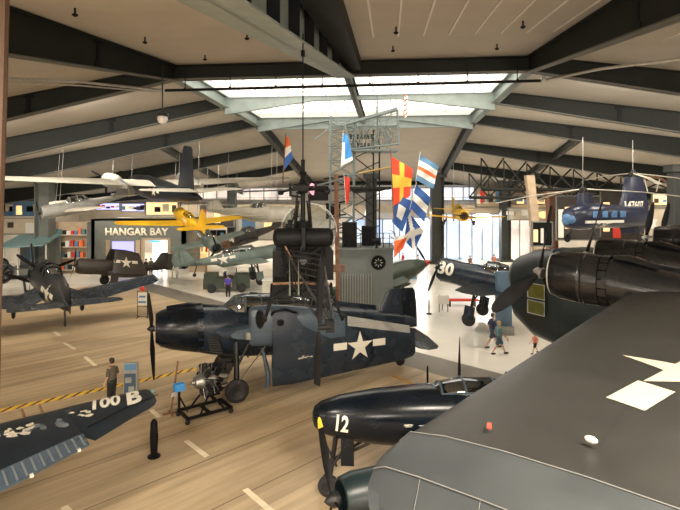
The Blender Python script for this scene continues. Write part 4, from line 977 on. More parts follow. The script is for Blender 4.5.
# ------------------------------------------------------------------ engine on its stand
def engine_stand():
    c = G(205,415); r = thing('engine_stand', 'black wheeled dolly carrying the display engine below the bomber nose', 'stand', c, (0,0,math.radians(37)))
    b = B()
    for y in (-.45,.45): b.box((0,y,.22), (1.7,.09,.09))
    for x in (-.8,0,.8): b.box((x,0,.22), (.09,.9,.09))
    for y in (-.45,.45): b.cyl((.55,y,.24), (.15,y*.6,.75), .035, n=6); b.cyl((-.35,y,.24), (0,y*.6,.75), .035, n=6)
    b.box((.2,0,.76), (.5,.6,.06)); b.build('dolly_frame', 'black_paint', r)
    for x in (-.8,.8):
        for y in (-.45,.45): tyre(r, (x,y,.09), .09, .06, name='caster')
    b = B(); b.box((-.85,.25,.62), (.07,.07,.8)); b.cyl((-.6,.1,.25), (-.85,.25,.8), .03, n=6); po = b.build('sign_post', 'black_paint', r)
    b = B(); b.box((-.85,.25,1.12), (.34,.26,.24)); b.build('sign_box', 'sky_cloth', po)
    b = B(); b.box((-.95,.33,.88), (.3,.02,.18), (.5,0,.4)); b.build('caption_card', 'white_paint', po)
    e = thing('aircraft_engine', 'greasy radial aircraft engine displayed on the black wheeled dolly', 'engine', (c.x,c.y,.79), (0,0,math.radians(37)))
    radial_engine('cylinder_bank', e, (.0,0,.45), (-1,0,0), .66, 9, ('dark_metal','steel'))
    radial_engine('rear_cylinder_bank', e, (.38,0,.45), (-1,0,.0), .62, 9, ('black_paint','alu'))
    b = B(); b.lathe((-.5,0,.45), (1,0,0), [(0,.06),(.1,.08),(.12,.2),(.3,.26),(1.2,.3),(1.3,.2)], 16); b.build('crankcase', 'steel', e, 40)
    b = B()
    for k in range(14):
        a = 2*PI*k/14; b.tube([(-.1,.3*math.cos(a),.45+.3*math.sin(a)),(.2,.55*math.cos(a+.2),.45+.55*math.sin(a+.2)),(.7,.4*math.cos(a+.3),.45+.4*math.sin(a+.3))], .022, 6)
    b.box((.75,.0,1.0), (.35,.4,.3)); b.box((.85,.2,.6), (.3,.25,.25)); b.box((.8,-.2,.85), (.24,.2,.3)); b.box((.0,0,.06), (.3,.3,.14)); b.build('plumbing', 'dark_metal', e)
engine_stand()
# ------------------------------------------------------------------ small floor things
def pole_jack():
    a = P(178,361,18.6); g = G(171,414)
    r = thing('support_post', 'thin brown support post standing under the bomber nose', 'post', g)
    b = B(); b.cyl((0,0,.04), V((a.x,a.y,a.z))-g, .035, n=8); b.build('post', 'rust', r)
    b = B(); b.box((0,0,.025), (.55,.08,.05), (0,0,.5)); b.box((0,0,.025), (.08,.55,.05), (0,0,.5)); b.build('base', 'rust', r)
pole_jack()
g = G(224,402); a = P(265.5,346,18.9); 
r = thing('brace_strut', 'pale diagonal brace rod from the deck to the folded wing root of the bomber', 'strut', g)
b = B(); b.cyl((0,0,0.02), a-g, .022, n=8); b.build('rod', 'steel', r); b = B(); b.lathe((0,0,0), (0,0,1), [(0,.1),(.03,.1),(.05,.05)], 12); b.build('foot', 'dark_metal', r)
def stanchion(p, h, rad, label, base=.22, cat='bollard', nm='barrier_post'):
    r = thing(nm, label, cat, p); b = B(); b.lathe((0,0,0), (0,0,1), [(0,base),(.04,base),(.07,base*.4),(.08,rad)], 18, True); b.build('base', 'black_paint', r, 40)
    b = B(); b.lathe((0,0,.07), (0,0,1), [(0,rad),(h*.5,rad*1.3),(h*.9,rad*1.05),(h*.97,rad*.6),(h,.01)], 14); b.build('post', 'black_paint', r, 40)
stanchion(G(154,457), 1.08, .095, 'thick black post on a round base, beside the 100B wing tip', .19)
stanchion(G(427.5,387), .82, .035, 'thin black post on a disc base, right of the bomber tail', .24)
stanchion(G(429,314), .95, .03, 'thin pale-floor barrier post below the propeller of fighter 30', .2)
# information stand in front of the man, wire sign stand behind
def info_stand():
    g = G(131,402); r = thing('information_stand', 'grey information stand with blue pictures, beside the man near the wing tip', 'sign', g, (0,0,.15))
    b = B(); b.hexa([V((-.25,-.16,0)),V((.25,-.16,0)),V((.25,.16,0)),V((-.25,.16,0)),V((-.25,-.05,1.5)),V((.25,-.05,1.5)),V((.25,.1,1.5)),V((-.25,.1,1.5))]); b.build('cabinet', 'pale_grey', r)
    b = B(); b.box((0,-.17,.62), (.40,.03,1.0), (-.075,0,0)); pn = b.build('graphic_panel', 'denim', r)
    for q, sz in (((-.05,-.19,.9),(.22,.02,.2)),((.06,-.205,.55),(.2,.02,.22)),((-.08,-.225,.28),(.16,.02,.12))): b = B(); b.box(q, sz, (-.075,0,0)); b.build('picture', 'pale_grey', pn)
    b = B(); b.box((0,-.10,1.36), (.42,.03,.22), (-.3,0,0)); b.build('header', 'slate_cloth', r)
info_stand()
def wire_stand():
    g = G(142.5,318); r = thing('sign_stand', 'thin black sign stand with a red top and white card, left of the bomber propeller', 'sign', g)
    b = B()
    for x in (-.32,.32): b.cyl((x,0,0), (x,0,1.75), .025, n=6); b.cyl((x,-.2,.02), (x,.2,.02), .03, n=6)
    for z in (.1,.75,1.75): b.cyl((-.32,0,z), (.32,0,z), .02, n=6)
    b.build('frame', 'black_paint', r); b = B(); b.box((0,-.02,1.25), (.58,.03,.8)); cd = b.build('card', 'white_paint', r)
    for z, w in ((1.05,.5),(1.4,.4)): b = B(); b.box((0,-.045,z), (w,.02,.12)); b.build('picture', 'slate_cloth', cd)
    b = B(); b.ell((0,0,1.9), (.17,.05,.17), 14, 8); b.build('round_top', 'red_cloth', r, 60)
wire_stand()
# white plinth with a dark figure behind the bomber, green tow vehicle
def tow_vehicle():
    g = G(224,293.5); r = thing('tow_tractor', 'low dark green tow vehicle behind the person in violet', 'vehicle', g+V((0,1.2,0)), (0,0,math.radians(8)))
    b = B(); b.hexa([V((x,y,z)) for z in (.3,1.15) for x, y in ((-1.9,-.8),(1.9,-.8),(1.9,.8),(-1.9,.8))]); b.build('body', 'olive_green', r)
    b = B(); b.box((-1.3,0,1.35), (1.1,1.5,.4)); b.box((1.2,0,1.3), (1.2,1.5,.3)); b.build('bonnet', 'olive_green', r)
    b = B(); b.box((.1,0,1.0), (.7,1.3,.5)); b.box((-.2,0,1.35), (.15,1.2,.5)); b.build('seat', 'black_cloth', r)
    for x in (-1.2,1.2):
        for y in (-.85,.85): tyre(r, (x,y,.38), .38, .25)
tow_vehicle()
g = G(272,297); r = thing('display_plinth', 'small cream plinth behind the bomber canopy, under the helicopter', 'plinth', g+V((0,.5,0)))
b = B(); b.box((0,0,.65), (1.5,1.2,1.3)); b.build('box', 'cream_wing', r); b = B(); b.box((0,0,1.33), (1.6,1.3,.06)); b.build('top', 'white_paint', r)

# ------------------------------------------------------------------ people
def limb(b, pts, rad): pass
def person(label, loc, heading, h=1.75, shirt='grey_shirt', legs='black_cloth', shorts=False, hair='hair_dark', stride=.0, cap=None, arms=.15, bag=None):
    r = thing('person', label, 'person', loc, (0,0,math.radians(heading)), None); k = h/1.75
    me = bpy.data.meshes.new('body'); V_ = []; E = []; R_ = []
    def add(p, rad, link=None):
        V_.append(V(p)*k); R_.append(rad*k)
        if link is not None: E.append((link, len(V_)-1))
        return len(V_)-1
    pel = add((0,0,.95), .14); bel = add((0.01,0,1.1), .135, pel); che = add((0,0,1.3), .155, bel); nk = add((0,0,1.47), .06, che); nk2 = add((.02,0,1.54), .055, nk)
    hd_ = add((.03,0,1.62), .09, nk2); add((.02,0,1.70), .075, hd_)
    ankles = []; hands = []
    for s in (1,-1):
        st_ = stride*s
        hip = add((0,s*.09,.9), .095, pel); kn = add((st_*.22+.03,s*.10,.50), .062, hip); back = .12 if st_ < 0 else 0
        an = add((st_*.42-back*.5,s*.10,.09+back*.3), .042, kn); add((st_*.42-back*.5+.16,s*.11,.04+back*.1), .035, an); ankles.append((st_*.42-back*.5,s*.105,.06+back*.3))
        sh = add((0,s*.17,1.41), .062, che); el = add((-st_*.12-.03,s*.24,1.14), .045, sh); wr = add((-st_*.22+arms,s*.25,.92), .032, el)
        pm = add((-st_*.24+arms+.02,s*.25,.85), .034, wr); hands.append(pm)
        for j in range(4): f0 = add((-st_*.24+arms+.045-.018*j,s*.255,.80), .011, pm); f1 = add((-st_*.24+arms+.05-.018*j,s*.245,.75-.008*(j in (1,2))), .009, f0)
        t0 = add((-st_*.24+arms+.065,s*.235,.84), .012, pm); add((-st_*.24+arms+.075,s*.23,.80), .010, t0)
    me.from_pydata(V_, E, []); o = bpy.data.objects.new('body', me); C.objects.link(o)
    md = o.modifiers.new('s', 'SKIN')
    for i, q in enumerate(R_): me.skin_vertices[0].data[i].radius = (q, q)
    me.skin_vertices[0].data[0].use_root = True
    sd = o.modifiers.new('d', 'SUBSURF'); sd.levels = sd.render_levels = 1
    dg = bpy.context.evaluated_depsgraph_get(); m2 = bpy.data.meshes.new_from_object(o.evaluated_get(dg)); bpy.data.objects.remove(o)
    m2.materials.clear(); m2.materials.append(M['skin']); m2.polygons.foreach_set('use_smooth', [True]*len(m2.polygons))
    bo = bpy.data.objects.new('body', m2); C.objects.link(bo); bo.parent = r
    # clothes
    S = lambda p: V(p)*k
    def ring(c, rx, ry, n=14): return [S((c[0]+rx*math.cos(2*PI*j/n), c[1]+ry*math.sin(2*PI*j/n), c[2])) for j in range(n)]
    b = B(); b.loft([ring((0,0,.90),.145,.185), ring((.01,0,1.08),.15,.178), ring((.0,0,1.25),.16,.19), ring((0,0,1.40),.13,.20), ring((0,0,1.46),.085,.12), ring((.005,0,1.49),.066,.07)])
    for s in (1,-1):
        st_ = stride*s; b.tube([S((0,s*.15,1.41)), S((-st_*.06-.015,s*.215,1.27)), S((-st_*.11-.028,s*.24,1.15))], [.078*k,.07*k,.062*k], 10)
    b.build('shirt', shirt, r, 60)
    b = B(); b.loft([ring((0,0,.80),.13,.175), ring((0,0,.95),.15,.182), ring((0,0,1.0),.145,.178)])
    for s in (1,-1):
        st_ = stride*s; back = .12 if st_ < 0 else 0
        if shorts: b.tube([S((0,s*.085,.92)), S((st_*.2+.03,s*.10,.54))], [.115*k,.098*k], 12)
        else: b.tube([S((0,s*.085,.92)), S((st_*.22+.03,s*.10,.50)), S((st_*.42-back*.5,s*.10,.10+back*.3))], [.115*k,.085*k,.065*k], 12)
    b.build('shorts' if shorts else 'trousers', legs, r, 60)
    b = B()
    for a in ankles: b.ell(S((a[0]+.07,a[1],a[2]-.01)), (.145*k,.052*k,.055*k), 12, 6)
    b.build('shoes', 'shoe', r, 60)
    b = B(); b.loft([[S((.015+x*rx, y*ry, z)) for x, y in [(math.cos(2*PI*j/14), math.sin(2*PI*j/14)) for j in range(14)]] for z, rx, ry in ((1.58,.085,.09),(1.66,.108,.098),(1.72,.10,.092),(1.76,.07,.065),(1.775,.02,.02))])
    for q in b.bm.verts:
        if q.co.x > .05*k and q.co.z < 1.69*k: q.co.x = .05*k
    b.build('hair', hair, r, 60)
    b = B()
    for s in (1,-1): b.ell(S((.112,s*.032,1.645)), (.008*k,.012*k,.008*k), 8, 5)
    b.build('eyes', 'black_paint', bo, 60)
    b = B(); b.ell(S((.125,0,1.615)), (.018*k,.013*k,.024*k), 8, 6)
    for s in (1,-1): b.ell(S((.02,s*.092,1.625)), (.02*k,.01*k,.032*k), 8, 6)
    b.box(S((.108,0,1.58)), (.008*k,.045*k,.008*k)); b.build('face', 'skin', bo, 60)
    if cap:
        b = B(); b.loft([[S((.02+rr*math.cos(2*PI*j/14), rr*.93*math.sin(2*PI*j/14), z)) for j in range(14)] for z, rr in ((1.67,.116),(1.73,.112),(1.78,.075),(1.795,.02))]); b.box(S((.15,0,1.675)), (.13*k,.16*k,.015*k)); b.build('cap', cap, r, 50)
    return r
g = G(112,406); person('standing person in a dark grey shirt and black trousers beside the information stand', g, 160, 1.78, 'grey_shirt', 'black_cloth', hair='hair_dark', cap='red_dark' if 'red_dark' in M else None, arms=.1)
g = G(499,354.5); person('walking person in a teal shirt and grey shorts, nearer of the walking couple', g, 5, 1.66, 'teal_shirt', 'denim', True, 'hair_light', .85)
g = G(496.5,350); person('walking person in a dark navy shirt, farther of the couple on the white floor', g+V((-.1,.35,0)), 8, 1.80, 'navy_shirt', 'denim', True, 'hair_dark', .8)
g = G(535,353.5); person('small child in a pink top walking behind the edge of the big wing', g, 200, 1.02, 'pink_shirt', 'black_cloth', True, 'hair_light', .8)
g = G(228,297); person('person in a violet-blue shirt and dark trousers in front of the green tow vehicle', g, 95, 1.76, 'violet_shirt', 'black_cloth', hair='hair_dark')
g = G(146,276); person('distant person in dark clothes, left one at the kiosk doorway', g, 60, 1.75, 'black_cloth', 'denim'); g = G(151,274.5); person('distant person in grey, right one at the kiosk doorway', g, 120, 1.7, 'grey_shirt', 'black_cloth')
g = G(470,272); person('distant person in a brown shirt before the bright windows', g, -60, 1.75, 'rust', 'denim')

# ------------------------------------------------------------------ ship's island with lattice mast
def island():
    o = G(366,352); o = V((P(366,300,31).x, 31, 0))
    r = thing('ship_island', 'grey ship island with slatted wall behind the bomber, carrying the radar mast', 'ship structure', o)
    b = B(); b.box((0,1.5,2.35), (3.3,3.0,4.7)); b.build('deckhouse', 'island_grey', r)
    b = B()
    for k in range(13): b.box((-1.6+.16*k,-.04,1.7), (.05,.1,3.0))
    b.build('slat', 'pale_grey', r)
    b = B(); b.box((0,1.4,4.75), (3.7,3.4,.12)); b.build('bridge_deck', 'island_grey', r)
    b = B()
    for x in [-1.75+.35*k for k in range(11)]: b.cyl((x,-.2,4.8), (x,-.2,5.7), .022, n=5)
    for z in (5.1,5.4,5.7): b.cyl((-1.75,-.2,z), (1.75,-.2,z), .02, n=5)
    for x in (-1.75,1.75): b.box((x,1.4,5.3), (.03,3.2,.03)); b.box((x,1.4,5.7), (.03,3.2,.03))
    b.build('railing', 'black_paint', r)
    b = B(); b.lathe((.75,-.03,3.9), (0,-1,0), [(0,.44),(.06,.44),(.10,.34),(.04,.3)], 20); pl = b.build('plaque', 'black_paint', r, 40)
    b = B()
    for k in range(8): b.box((.75+.2*math.cos(k*PI/4),-.13,3.9+.2*math.sin(k*PI/4)), (.12,.03,.05), (0,-k*PI/4,0))
    b.build('plaque_ornament', 'pale_grey', pl)
    b = B(); b.lathe((.35,-.3,5.2), (1,-.2,0), [(0,.16),(.35,.2),(.5,.24),(.52,.2)], 14); b.cyl((.6,-.3,4.8),(.6,-.3,5.1),.05); b.build('signal_lamp', 'black_paint', r, 40)
    b = B(); b.box((-1.0,.2,5.6), (.9,.5,1.5)); b.box((.2,1.5,5.4), (.8,.8,1.3)); b.build('bridge_equipment', 'black_paint', r)
    # lattice mast
    m = thing('radar_mast', 'pale grey lattice mast with radar screens and platforms rising to the skylight', 'mast', o+V((0,.6,4.81)))
    b = B(); x0, x1, zt = -2.25, -.75, 8.0
    for x in (x0, x1):
        for y in (0,1.3): b.cyl((x,y,0 if x > -1.9 else -.05), (x+.12,y,zt), .06, n=6)
    for k in range(9):
        z0, z1 = zt*k/9, zt*(k+1)/9
        for y in (0,1.3):
            b.cyl((x0,y,z0), (x1,y,z1), .028, n=5); b.cyl((x1,y,z0), (x0,y,z1), .028, n=5); b.cyl((x0,y,z1), (x1+.1,y,z1), .03, n=5)
        for x in (x0,x1): b.cyl((x,0,z0), (x,1.3,z1), .028, n=5)
    b.build('lattice_tower', 'mast_grey', m)
    b = B(); b.cyl((.9,.5,0), (.9,.5,7.0), .05, n=6); b.cyl((.55,1.0,0), (.55,1.0,7.4), .05, n=6)
    for k in range(6): b.cyl((.55,1.0,.3+1.1*k), (x1,1.0,1.3+1.1*k), .035, n=5); b.cyl((.9,.5,1.3+1.0*k), (x1,.4,.5+1.0*k), .03, n=5)
    b.build('mast_stay', 'black_paint', m)
    b = B(); b.hexa([V((x,y,z)) for z in (3.55,3.7) for x, y in ((-1.2,-.5),(1.55,-.5),(1.55,1.6),(-1.2,1.6))])
    b.hexa([V((-.7,-.4,3.3)),V((1.0,-.4,3.45)),V((1.0,1.5,3.45)),V((-.7,1.5,3.3)),V((-.9,-.4,3.55)),V((1.4,-.4,3.55)),V((1.4,1.5,3.55)),V((-.9,1.5,3.55))]); b.build('lower_platform', 'steel_paint', m)
    b = B(); b.hexa([V((x,y,z)) for z in (5.9,6.0) for x, y in ((-1.1,-.3),(2.0,-.6),(2.0,1.4),(-1.1,1.4))]); b.build('upper_platform', 'mast_grey', m)
    b = B(); p = [V((-1.3,-.3,7.5)), V((1.9,-.6,8.4)), V((2.0,-.6,6.3)), V((-.9,-.3,6.0))]      # radar screen frame with wires
    for a, c in ((0,1),(1,2),(2,3),(3,0)): b.cyl(p[a], p[c], .07, n=6)
    for k in range(1,9):
        t = k/9; b.cyl(p[0].lerp(p[1],t), p[3].lerp(p[2],t), .018, n=4); b.cyl(p[0].lerp(p[3],t), p[1].lerp(p[2],t), .014, n=4)
    b.hexa([p[0]+V((0,.05,0)), p[1]+V((0,.05,0)), p[1]+V((0,.35,-.06)), p[0]+V((0,.35,-.06))]+[p[0]+V((0,.05,.15)), p[1]+V((0,.05,.15)), p[1]+V((0,.35,.1)), p[0]+V((0,.35,.1))])
    b.build('radar_screen', 'mast_grey', m)
    b = B()
    for k in range(14): b.box((-.9+.22*(k%7), .3, 6.3+.55*(k//7)), (.14,.14,.3))
    for k in range(5): b.cyl((-.9+.4*k,.3,6.0), (-.6+.4*k,.3,7.3), .025, n=5)
    b.build('antenna_dipole', 'steel_paint', m)
    b = B(); rn = random.Random(4)
    for k in range(34):
        x, z = rn.uniform(-.9,1.7), rn.uniform(6.05,7.3); y = rn.uniform(-.2,1.2)
        b.cyl((x,y,z), (x+rn.uniform(-.5,.5),y+rn.uniform(-.3,.3),z+rn.uniform(.3,.9)), .028, n=4)
    b.build('antenna_bracing', 'mast_grey', m)
    b = B(); b.cyl((.75,.3,6.0), (.75,.3,11.0-1.6), .05, n=6); b.cyl((1.15,.2,7.2), (1.95,.1,9.2), .02, n=5); b.cyl((-3.2,.2,6.6), (-2.2,.2,7.4), .05, n=6); b.cyl((-2.6,.3,7.7), (-.8,.3,7.4), .04, n=6); b.lathe((-2.15,.3,7.9),(0,0,1),[(0,.05),(.1,.14),(.2,.12),(.26,.02)],10); b.build('pole_mast', 'mast_grey', m)
    b = B(); b.cyl((-.4,.2,4.55), (1.9,.0,5.0), .06, n=6); b.build('yardarm', 'brass', m)
    b = B()
    for k in range(5): b.cyl((-2.6+.05*k,.2,4.2-.8*k), (-1.2,.2,4.4-.8*k), .05, n=5)
    b.box((-2.9,.3,3.3), (1.2,.4,.9)); b.box((-2.0,.3,2.2), (.9,.5,1.0)); b.build('mast_equipment', 'black_paint', m)
    b = B(); b.lathe((-3.4,.1,3.55), (.9,-.5,.1), [(0,.05),(.06,.3),(.14,.38),(.2,.1)], 18); b.build('warning_light', 'pink_lamp', m, 50)
island()
pp = V((P(337,345,25.5).x, 25.5, 0)); r = thing('rusty_pole', 'rust-brown pole with a bent fitting, standing right of the helicopter tail rotor', 'pole', pp)
b = B(); b.tube([(0,0,.0),(.05,0,3),(-.05,0,9.0)], .11, 8); b.build('post', 'rust', r); b = B(); b.box((0,0,.04), (.7,.7,.08)); b.build('base', 'rust', r)
b = B(); b.box((.1,-.05,4.3), (.6,.3,.35)); b.cyl((-.9,0,4.4), (.0,0,4.4), .05, n=6); b.build('bracket', 'rust', r); b = B(); b.tube([(.1,0,2.4),(.45,0,2.0),(.5,0,1.2)], .04, 6); b.build('pipe', 'rust', r)

# ------------------------------------------------------------------ flags
def flag(name, label, corners, Y, rule, mats, group=None, nx=18, ny=14, ripple=.07, pole=None):
    """corners px: top-left, top-right, bottom-right, bottom-left; rule(s,t) -> material index"""
    p = [P(x, y, Y) for x, y in corners]; o = p[0].copy(); b = B(); g = {}
    for i in range(nx+1):
        for j in range(ny+1):
            s, t = i/nx, j/ny; q = p[0].lerp(p[1], s).lerp(p[3].lerp(p[2], s), t)-o
            q.y += ripple*(math.sin(s*7+t*4)+.6*math.sin(t*9+s*3)); g[i,j] = q
    th = V((0,.012,0)); vv = {k: (b.bm.verts.new(q), b.bm.verts.new(q+th)) for k, q in g.items()}
    for i in range(nx):
        for j in range(ny):
            b.m(rule((i+.5)/nx, (j+.5)/ny))
            b.face([vv[i,j][0],vv[i+1,j][0],vv[i+1,j+1][0],vv[i,j+1][0]]); b.face([vv[i,j][1],vv[i,j+1][1],vv[i+1,j+1][1],vv[i+1,j][1]])
    b.m(0)
    for i in range(nx): b.face([vv[i,0][0],vv[i,0][1],vv[i+1,0][1],vv[i+1,0][0]]); b.face([vv[i,ny][0],vv[i+1,ny][0],vv[i+1,ny][1],vv[i,ny][1]])
    for j in range(ny): b.face([vv[0,j][0],vv[0,j+1][0],vv[0,j+1][1],vv[0,j][1]]); b.face([vv[nx,j][0],vv[nx,j][1],vv[nx,j+1][1],vv[nx,j+1][0]])
    r = thing(name, label, 'flag', o, (0,0,0), group)
    b.build('cloth', mats, r, 60)
    b = B(); a = p[0]-o; c = p[3]-o
    if pole: b.cyl(c+(c-a)*pole[1], a+(a-c)*pole[0], .03, n=6); b.build('flagpole', 'rust', r)
    else: b.cyl(a-(c-a)*.08, c+(c-a)*.08, .012, n=5); b.build('halyard', 'white_cloth', r)
mat('orange_red', (.80,.07,.03), .8); mat('deep_sky', (.04,.16,.55), .8)
YF = 28.6; gp = None
flag('signal_flag', 'red signal flag with a yellow cross, upper left of the string of flags', [(391,156),(413,169),(410,196),(393,206)], YF, lambda s,t: 1 if abs(s-.5) < .13 or abs(t-.5) < .13 else 0, ['orange_red','yellow_cloth'], gp, pole=(.15,.6))
flag('signal_flag', 'signal flag striped blue, white, red, white and blue, topmost on the right', [(420,154),(439,166),(433,189),(416,180)], YF, lambda s,t: (0,1,2,1,0)[min(4,int(t*5))], ['slate_cloth','white_cloth','orange_cloth'], gp)
flag('signal_flag', 'dark blue signal flag with a white square in the middle, left of the string', [(395,192),(414,203),(402,232),(392,222)], YF, lambda s,t: 1 if .3 < s < .7 and .3 < t < .7 else 0, ['blue_cloth','white_cloth'], gp)
flag('signal_flag', 'blue signal flag with a broad white band, right of the string', [(416,184),(431,198),(424,222),(410,208)], YF, lambda s,t: 1 if .33 < t < .67 else 0, ['blue_cloth','white_cloth'], gp)
flag('signal_flag', 'blue signal flag with a white diagonal cross, lowest right of the string', [(408,211),(424,231),(414,251),(404,240)], YF+.3, lambda s,t: 1 if abs(s-t) < .16 or abs(s+t-1) < .16 else 0, ['blue_cloth','white_cloth'], gp)
flag('signal_flag', 'orange-red and white signal flag hanging lowest, under the blue one with a square', [(394,237),(409,234),(403,248),(394,258)], YF, lambda s,t: 1 if t < .25 else 0, ['orange_cloth','white_cloth'], gp)

flag('national_flag', 'limp flag of red, white and blue bands hanging left of the helicopter cable', [(285.5,136),(289,138),(293,158),(283.5,171)], 24, lambda s,t: (0,1,2)[min(2,int(t*3))], ['orange_cloth','white_cloth','deep_sky'], ripple=.03, pole=(.05,.35))
flag('national_flag', 'limp blue and white flag on the lattice mast', [(343,133),(348,136),(353,160),(341,166)], 29.5, lambda s,t: 1 if (s < .35 and t > .3) or t > .85 else 0, ['sky_cloth','white_cloth'], ripple=.05)
flag('national_flag', 'narrow limp red flag on the lattice mast below the blue and white one', [(344,176),(350,178),(349,200),(346,206)], 29.5, lambda s,t: 0, ['red_cloth'], ripple=.04)
flag('national_flag', 'small limp red and white striped flag high under the skylight', [(404,95),(407.5,96),(407,116),(404,118)], 29.5, lambda s,t: int(t*9+s) % 2, ['red_cloth','white_cloth'], ripple=.02, pole=(.4,.0))
# cable camera dome at the upper left
for i, (px, py) in enumerate(((246,9),(247,33),(205,55),(261,33),(396,27),(393,46),(497,44),(523,21),(75,8),(145,37))):
    Y = 16.0
    for k in range(20):                   # settle on the ceiling
        p = P(px,py,Y); v = -p.x*SP*-1*0+(p.x*SP+p.y*CP); u = p.x*CP-p.y*SP; Y += (p.z-zr(u,v))*-1.2 if False else (Y*((zr(u,v)-HC)/(p.z-HC))-Y)*.5
    p = P(px,py,Y); r = thing('sprinkler_head', 'small black sprinkler head under the near ceiling', 'sprinkler', p+V((0,0,.04)), group='sprinkler heads under the near ceiling')
    b = B(); b.cyl((0,0,0),(0,0,-.22),.03,n=6); b.build('stem','black_paint',r); b = B(); b.lathe((0,0,-.2),(0,0,-1),[(0,.03),(.03,.09),(.06,.09),(.1,.02)],10); b.build('nozzle','black_paint',r)
c = P(162.5,119,24); r = thing('dome_camera', 'round white dome camera hanging under the ceiling, upper left', 'camera', c)
b = B(); b.ell((0,0,0), (.24,.24,.24), 16, 10); b.build('dome', 'lamp_white', r, 60); b = B(); b.lathe((0,0,.12), (0,0,1), [(0,.27),(.14,.27),(.2,.12),(.24,.03),(2.4,.03)], 16); b.build('hanger', 'dark_metal', r, 40)

# ------------------------------------------------------------------ kiosk reading HANGAR BAY
def kiosk():
    Y = 57; a = P(91,200,Y); c = P(185,200,Y); w = c.x-a.x; cx = (a.x+c.x)/2
    r = thing('kiosk', 'dark grey kiosk building lettered HANGAR BAY in cream capitals', 'building', (cx,Y,0))
    z1 = P(0,219,Y).z
    b = B(); x0 = P(129.5,0,Y).x-cx
    d0, d1 = P(143,0,Y).x-cx, P(169,0,Y).x-cx; zd = P(0,240,Y).z
    for xa, xb, za, zb in ((-w/2,d0,0,z1),(d1,w/2,0,z1),(d0,d1,zd,z1)): b.box(((xa+xb)/2,.25,(za+zb)/2), (xb-xa,.5,zb-za))
    b.box((-w/2+.2,3,z1/2), (.4,6,z1)); b.box((w/2-.2,3,z1/2), (.4,6,z1)); b.box((0,3,z1-.1), (w,6,.2)); b.build('wall', 'kiosk_grey', r)
    b = B(); b.box(((d0+d1)/2,5.8,zd/2), (d1-d0+2,.2,zd)); b.build('lit_interior', 'lit_white', r)
    for q in (d0,d1):
        b = B(); b.box((q,-.03,zd/2), (.35,.12,zd)); b.build('door_post', 'tan_panel', r)
    b = B(); b.box(((d0+d1)/2,-.03,zd+.1), (d1-d0+.3,.1,.25)); b.build('lintel', 'tan_panel', r)
    sx0, sx1, s0, s1 = P(112.5,0,Y).x-cx, P(134,0,Y).x-cx, P(0,252.5,Y).z, P(0,241.5,Y).z
    b = B(); b.box(((sx0+sx1)/2,-.06,(s0+s1)/2), (sx1-sx0,.1,s1-s0)); sc = b.build('display_screen', 'screen_violet', r)
    b = B()
    for x in (sx0-.5,sx1+.45): b.box((x,-.03,(s0+s1)/2-.1), (.45,.08,s1-s0+.5))
    b.box(((sx0+sx1)/2,-.03,s0-.25), (sx1-sx0+.5,.08,.2)); b.build('surround', 'tan_panel', r)
    bx = P(155.5,0,Y).x-cx; b = B(); b.box((bx,-.12,P(0,241.5,Y).z), (1.1,.1,.26)); b.build('blue_sign', 'screen_blue', r)
    tx = P(136.5,0,Y).x-cx
    flat_mark('lettering', bm_text('HANGAR BAY', 1.12, .03), (tx,-.02,P(0,232,Y).z), (1,0,0), (0,0,1), 'letter_cream', r, .06)

kiosk()
# awning booth at the far left
def booth():
    Y = 50; a, c = P(4,0,Y), P(46,0,Y); w = c.x-a.x; r = thing('booth', 'booth with a teal sloping awning at the far left', 'booth', ((a.x+c.x)/2,Y,0)); zt = P(0,238,Y).z
    b = B(); b.box((0,2.6,zt/2), (w,.2,zt)); b.box((0,1.3,.5), (w,2.4,1.0)); b.build('wall', 'kiosk_grey', r)
    b = B(); b.hexa([V((-w/2-.3,-1.0,zt-1.0)),V((w/2+.3,-1.0,zt-.7)),V((w/2,2.6,zt)),V((-w/2,2.6,zt)),V((-w/2-.3,-1.0,zt-.85)),V((w/2+.3,-1.0,zt-.55)),V((w/2,2.6,zt+.2)),V((-w/2,2.6,zt+.2))]); b.build('awning', 'teal_roof', r)
    for x in (-w/2,-w/6,w/6,w/2): b = B(); b.box((x,.0,(zt-.6)/2), (.12,.12,zt-.6)); b.build('post', 'white_paint', r)
    b = B(); b.box((-.8,2.4,1.9), (.9,.1,1.6)); b.box((.9,2.4,1.9), (.9,.1,1.6)); b.build('poster', 'slate_cloth', r)
booth()
